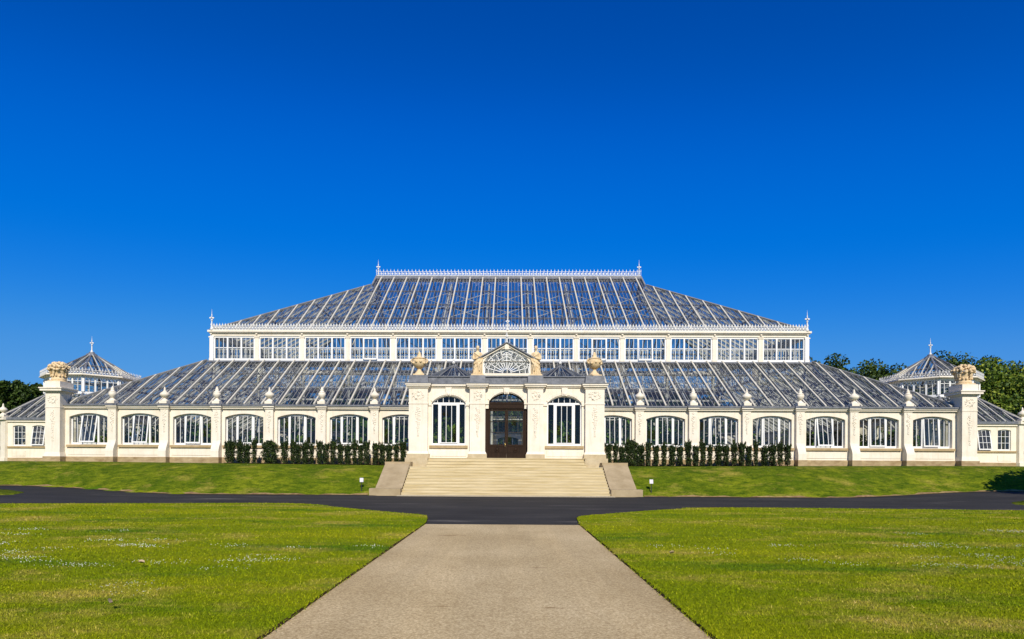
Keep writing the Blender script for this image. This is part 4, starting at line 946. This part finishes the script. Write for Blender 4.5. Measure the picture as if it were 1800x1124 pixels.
T=[(1462,92,15.1,5.2,LEAFD,'dark rounded tree just right of the tall clerestory, left of its darker neighbour'),(1524,95,15.1,5.6,LEAFD,'dark tree with a broad crown between the clerestory and the right pavilion'),
   (1412,98,15.4,5.2,LEAFD,'dark low tree almost hidden behind the right slope of the lower roof'),
   (1672,98,17.0,5.8,LEAFD,'dark flat-topped tree rising directly behind the spire of the right pavilion'),(1744,84,13.8,6.2,LEAFM,'large bright green tree filling the space beside the right corner pier'),
   (1812,104,16.5,7.0,LEAFD,'dark tree cut by the picture\'s right edge, behind the bright green one'),(1795,78,8.9,4.2,LEAFM,'lower bright green tree behind the rightmost pavilion urn'),
   (1590,110,15.3,6.0,LEAFD,'dark tree hidden low behind the right pavilion roof'),
   (2,88,11.2,3.0,LEAFD,'dark tree cut by the picture\'s left edge'),(50,92,11.0,3.6,LEAFD,'dark rounded tree between the left edge and the left corner pier'),(112,104,11.2,4.0,LEAFD,'dark low tree behind the left pavilion lantern')]
for i,(px,Yd,h,r,mt,lab) in enumerate(T): tree((at(px,Yd),Yd,1.6),h,r*1.22,70,22000,.23 if mt is LEAFD else .21,mt,lab,40+i,low=.08)
for i,x in enumerate((-40,-31,-23,-15,-7.5,0,7.5,15,23,31,40)):
    tree((x*1.1,108+4*(i%2),1.6),11.6+.9*(i%3),6.6,44,6500,.42,LEAFD,f'dark tree glimpsed through the glass behind the glasshouse, {ORD[i]} from the left end',80+i,'trees seen through the glasshouse',low=.05)
tree((33.2,32.0,0.1),8.0,3.7,60,20000,.26,LEAFD,'spreading tree outside the right edge, shading the right end of the bank',99,'trees by the drive',low=.2)
# yews in front of the lower wall
def yew(w,h,seed,n):
    rng=np.random.default_rng(seed); t=thing('yew_shrub',(0,0,0),'x','shrub','yew shrubs in front of the lower wall')
    z=rng.random(n)**.85*h; prof=np.where(z<.25*h,.75+z/h,1.0)*np.clip((h-z)/(.16*h),.18,1)**.6
    a=rng.uniform(0,2*PI,n); r=np.sqrt(rng.uniform(.15,1,n))*prof*(1+.22*np.sin(a*3+z*7)+.12*np.sin(z*15+a))
    r=r*(1+.3*(rng.random(n)<.12)); C=np.stack([w*r*np.cos(a),.24*r*np.sin(a),z+.03],1)
    for j in range(14): a_=rng.uniform(0,2*PI); k0=j*26; L=rng.random(26); C[k0:k0+26]=np.stack([w*(.2+.8*rng.random())*np.cos(a_)+.10*L*np.cos(a_),.2*np.sin(a_)+0*L,h*(.72+.06*rng.random())+L*rng.uniform(.22,.55)],1)+rng.normal(0,.014,(26,3))
    Q=leaf_cloud(C,.082,rng,asp=3.4,up=.42); 
    quad_mesh('foliage',Q,YEW,t)
    m=MB(); m.tube([(0,0,-.1),(.02,0,h*.5),(0,.02,h*.9)],[.035,.025,.01],6)
    for k in range(6): q=rng.uniform(-1,1,2); m.tube([(0,0,h*.1*(k+1)),(q[0]*w*.7,q[1]*.15,h*(.1*(k+1)+.25))],[.015,.006],5)
    m.build('stem',BARK,t); return t
Yv=[yew(.19,1.42,1,1300),yew(.165,1.52,2,1300),yew(.21,1.34,3,1400),yew(.15,1.46,4,1100)]; Yw=[yew(.52,1.62,5,3600)]
UY=set()
def put_yew(px,wide,lab,i):
    src=Yw[0] if wide else Yv[(i*7+i//3)%4]
    o=src if src.name not in UY else copy_tree(src); UY.add(src.name)
    Yd=46.2+.12*math.sin(i*2.1); x=at(px,Yd); o.location=(x,Yd,float(ter(x))+.04); o.rotation_euler.z=0 if wide else (0 if i%2 else PI)+.5*math.sin(i); s=1+.09*math.sin(i*1.9); o.scale=(s,s,1+.08*math.sin(i*2.7+1)); o['label']=lab
Lp=[398,405.5,419,431,444.5,(472,1),498,513,522,535,546,560,571,584,597,610,622,633,643,659,671,683,696,708]
Rp=[1069,1081,1092,(1109,1),1126,1138,1152,1166,1180,1194,1208,1221,1234,1246,1261,1274,1288,1301,1314,1326,1341,1355,1368,1381]
for side,L in (('left',Lp[::-1]),('right',Rp)):
    for i,p in enumerate(L):
        wide=isinstance(p,tuple); put_yew(p[0] if wide else p,wide,(f'broad bushy dark yew, widest in the hedge {side} of the porch' if wide else f'slim dark green yew, {ORD[i]} from the porch in the hedge on its {side}'),i+(30 if side=='right' else 0))
# plants inside the glasshouse
def bush(kind,seed):
    rng=np.random.default_rng(seed)
    if kind=='bush':
        t=thing('leafy_shrub',(0,0,0),'x','plant','plants inside the glasshouse'); n=700
        C=np.clip(rng.normal(size=(n,3)),-1.7,1.7)*np.array([.55,.42,.5])+np.array([0,0,1.1]); quad_mesh('foliage',leaf_cloud(C,.15,rng,asp=2.0),LEAFI,t)
        m=MB()
        for k in range(5): q=rng.uniform(-.4,.4,2); m.tube([(0,0,-.3),(q[0],q[1],1.2)],[.03,.01],5)
        m.build('stem',BARK,t)
    else:
        t=thing('palm',(0,0,0),'x','plant','plants inside the glasshouse'); Q=[]
        for k in range(16):
            a=2*PI*k/16+rng.uniform(-.15,.15); L=rng.uniform(1.2,1.9); up=rng.uniform(.2,1.1)
            for j in range(16):
                u=j/15; r=L*u; z=2.1+up*math.sin(u*PI*.75)*1.0-.5*u*u; w=.34*math.sin(PI*(.12+.85*u))
                for s in (-1,1):
                    b=np.array([r*math.cos(a),r*math.sin(a),z]); tip=b+np.array([-s*math.sin(a)*w+.12*math.cos(a),s*math.cos(a)*w+.12*math.sin(a),-.14*w/.3]); d=(tip-b)*.5; sd=np.array([math.cos(a),math.sin(a),0])*.022
                    Q.append([b,b+d+sd,tip,b+d-sd])
        quad_mesh('fronds',np.array(Q),LEAFI,t)
        m=MB(); m.tube([(0,0,-.3),(.05,0,1.1),(0,0,2.15)],[.13,.11,.09],8); m.build('trunk',BARK,t)
    return t
IP={'bush':bush('bush',11),'palm':bush('palm',12)}; IU=set()
def put_in(kind,x,y,z,sc,rot,lab):
    o=IP[kind] if kind not in IU else copy_tree(IP[kind]); IU.add(kind); o.location=(x,y,z); o.scale=(sc,sc,sc); o.rotation_euler.z=rot; o['label']=lab
rr=random.Random(5); wc=[7.66]+[(pil[k]+pil[k+1])/2 for k in range(5)]+[30.62]
for s,side in ((-1,'left'),(1,'right')):
    for k,x in enumerate(wc):
        put_in('bush',s*x+rr.uniform(-.7,.7),50.2+rr.random(),1.86,rr.uniform(1.15,1.5),rr.random()*6,f'leafy green shrub inside the glass, behind the {ORD[k]} arched wall window {side} of the porch')
        if k in (0,1,2,4): put_in('palm',s*x+rr.uniform(-.9,.9),52.6+rr.random()*1.2,1.86,rr.uniform(.95,1.25),rr.random()*6,f'feathery palm inside the glass, behind the {ORD[k]} arched wall window {side} of the porch')
    put_in('palm',s*3.2,46.0,2.18,1.0,2.0*s,f'feathery palm inside the porch, behind its {side} arched window'); put_in('bush',s*4.0,45.0,2.18,1.35,1.0*s,f'leafy green plant inside the porch, behind its {side} arched window')
    put_in('bush',s*12.5,61.5,1.86,2.4,2.0*s,f'big leafy shrub deep inside the glasshouse, {side} of the central axis')
    put_in('palm',s*18.5,63.5,1.86,2.2,2.0*s,f'tall palm deep inside the glasshouse, {side} of the central axis')
PLATE=mat('notice_plate',(.52,.50,.53),.5,base2=(.62,.60,.62),scale=20)
# small notices on stakes
def sign(loc,rot,label):
    t=thing('notice_stake',loc,label,'sign','small notices either side of the steps'); M=Matrix.Translation(loc)@Matrix.Rotation(rot,4,'Z')
    m=MB(M); m.box(-.02,.02,-.02,.02,-.1,.62); m.box(-.10,.10,-.06,.06,-.02,.05); m.build('stake',BLACK,t)
    T=M@Matrix.Translation((0,-.03,.74))@Matrix.Rotation(math.radians(-14),4,'X'); m=MB(T); m.box(-.10,.10,-.012,.012,-.12,.12); p=m.build('plate',PLATE,t)
    return t
sign((-8.25,37.75,.12),.25,'small white notice on a black stake on the bank beside the steps\' left wall')
sign((8.28,37.75,.12),-.05,'small white notice on a black stake on the bank beside the steps\' right wall')
# ------------------------------------------------------------------ light, sky, camera
EL,AZ=36.0,9.0
w=bpy.data.worlds.new('World'); S.world=w; w.use_nodes=True; nt=w.node_tree; bg=nt.nodes['Background']
sk=nt.nodes.new('ShaderNodeTexSky'); sk.sky_type='NISHITA'; sk.sun_disc=False; sk.sun_elevation=math.radians(EL); sk.sun_rotation=math.radians(180-AZ)
sk.altitude=200; sk.air_density=1.0; sk.dust_density=.3; sk.ozone_density=2.5
gm=nt.nodes.new('ShaderNodeGamma'); gm.inputs['Gamma'].default_value=1.0
hs=nt.nodes.new('ShaderNodeHueSaturation'); hs.inputs['Saturation'].default_value=1.25; hs.inputs['Value'].default_value=1.0
nt.links.new(sk.outputs['Color'],gm.inputs['Color']); nt.links.new(gm.outputs['Color'],hs.inputs['Color']); # grade the sky like the photograph's saturated film blue (scaled into 0..1, curved, scaled back)
KS=.107/2; sc=nt.nodes.new('ShaderNodeVectorMath'); sc.operation='MULTIPLY'; sc.inputs[1].default_value=(1.3*KS,.73*KS,1.30*KS); nt.links.new(hs.outputs['Color'],sc.inputs[0])
cv=nt.nodes.new('ShaderNodeRGBCurve'); nt.links.new(sc.outputs[0],cv.inputs['Color']); mp_=cv.mapping
for ch,pp in ((0,[(0,0),(.04,.0),(.075,.001),(.185,.034),(.5,.07),(1,.08)]),(1,[(0,0),(.0475,.034),(.075,.066),(.1155,.097),(.196,.150),(.5,.20),(1,.22)]),(2,[(0,0),(.2035,.196),(.292,.318),(.40,.370),(.53,.375),(1,.38)])):
    c_=mp_.curves[ch].points
    c_[0].location=pp[0]; c_[1].location=pp[-1]
    for q in pp[1:-1]: c_.new(*q)
mp_.update()
s2=nt.nodes.new('ShaderNodeVectorMath'); s2.operation='SCALE'; s2.inputs['Scale'].default_value=1/KS; nt.links.new(cv.outputs['Color'],s2.inputs[0]); nt.links.new(s2.outputs[0],bg.inputs['Color'])
bg.inputs['Strength'].default_value=.09
sl=bpy.data.lights.new('sun','SUN'); sl.energy=4.4; sl.angle=math.radians(.53); sl.color=(1,.93,.80); so=bpy.data.objects.new('sun',sl); COL.objects.link(so)
d=Vector((math.sin(math.radians(AZ))*math.cos(math.radians(EL)),-math.cos(math.radians(AZ))*math.cos(math.radians(EL)),math.sin(math.radians(EL))))
so.rotation_euler=d.to_track_quat('Z','Y').to_euler(); so.location=(20,-30,40)
cam=bpy.data.cameras.new('camera'); co_=bpy.data.objects.new('camera',cam); COL.objects.link(co_); S.camera=co_
cam.sensor_width=36; cam.lens=1163/1800*36; cam.shift_x=21/1800; cam.shift_y=256/1800; cam.clip_end=6000; cam.clip_start=.1
co_.matrix_world=Matrix.Translation((.2,0,1.75))@Matrix.Rotation(math.radians(.8),4,'Z')@Matrix.Rotation(PI/2,4,'X')@Matrix.Rotation(math.radians(.3),4,'Z')
S.cycles.transparent_max_bounces=40; S.cycles.max_bounces=8
S.view_settings.view_transform='Standard'; S.view_settings.look='None'; S.view_settings.exposure=.25; S.view_settings.gamma=1
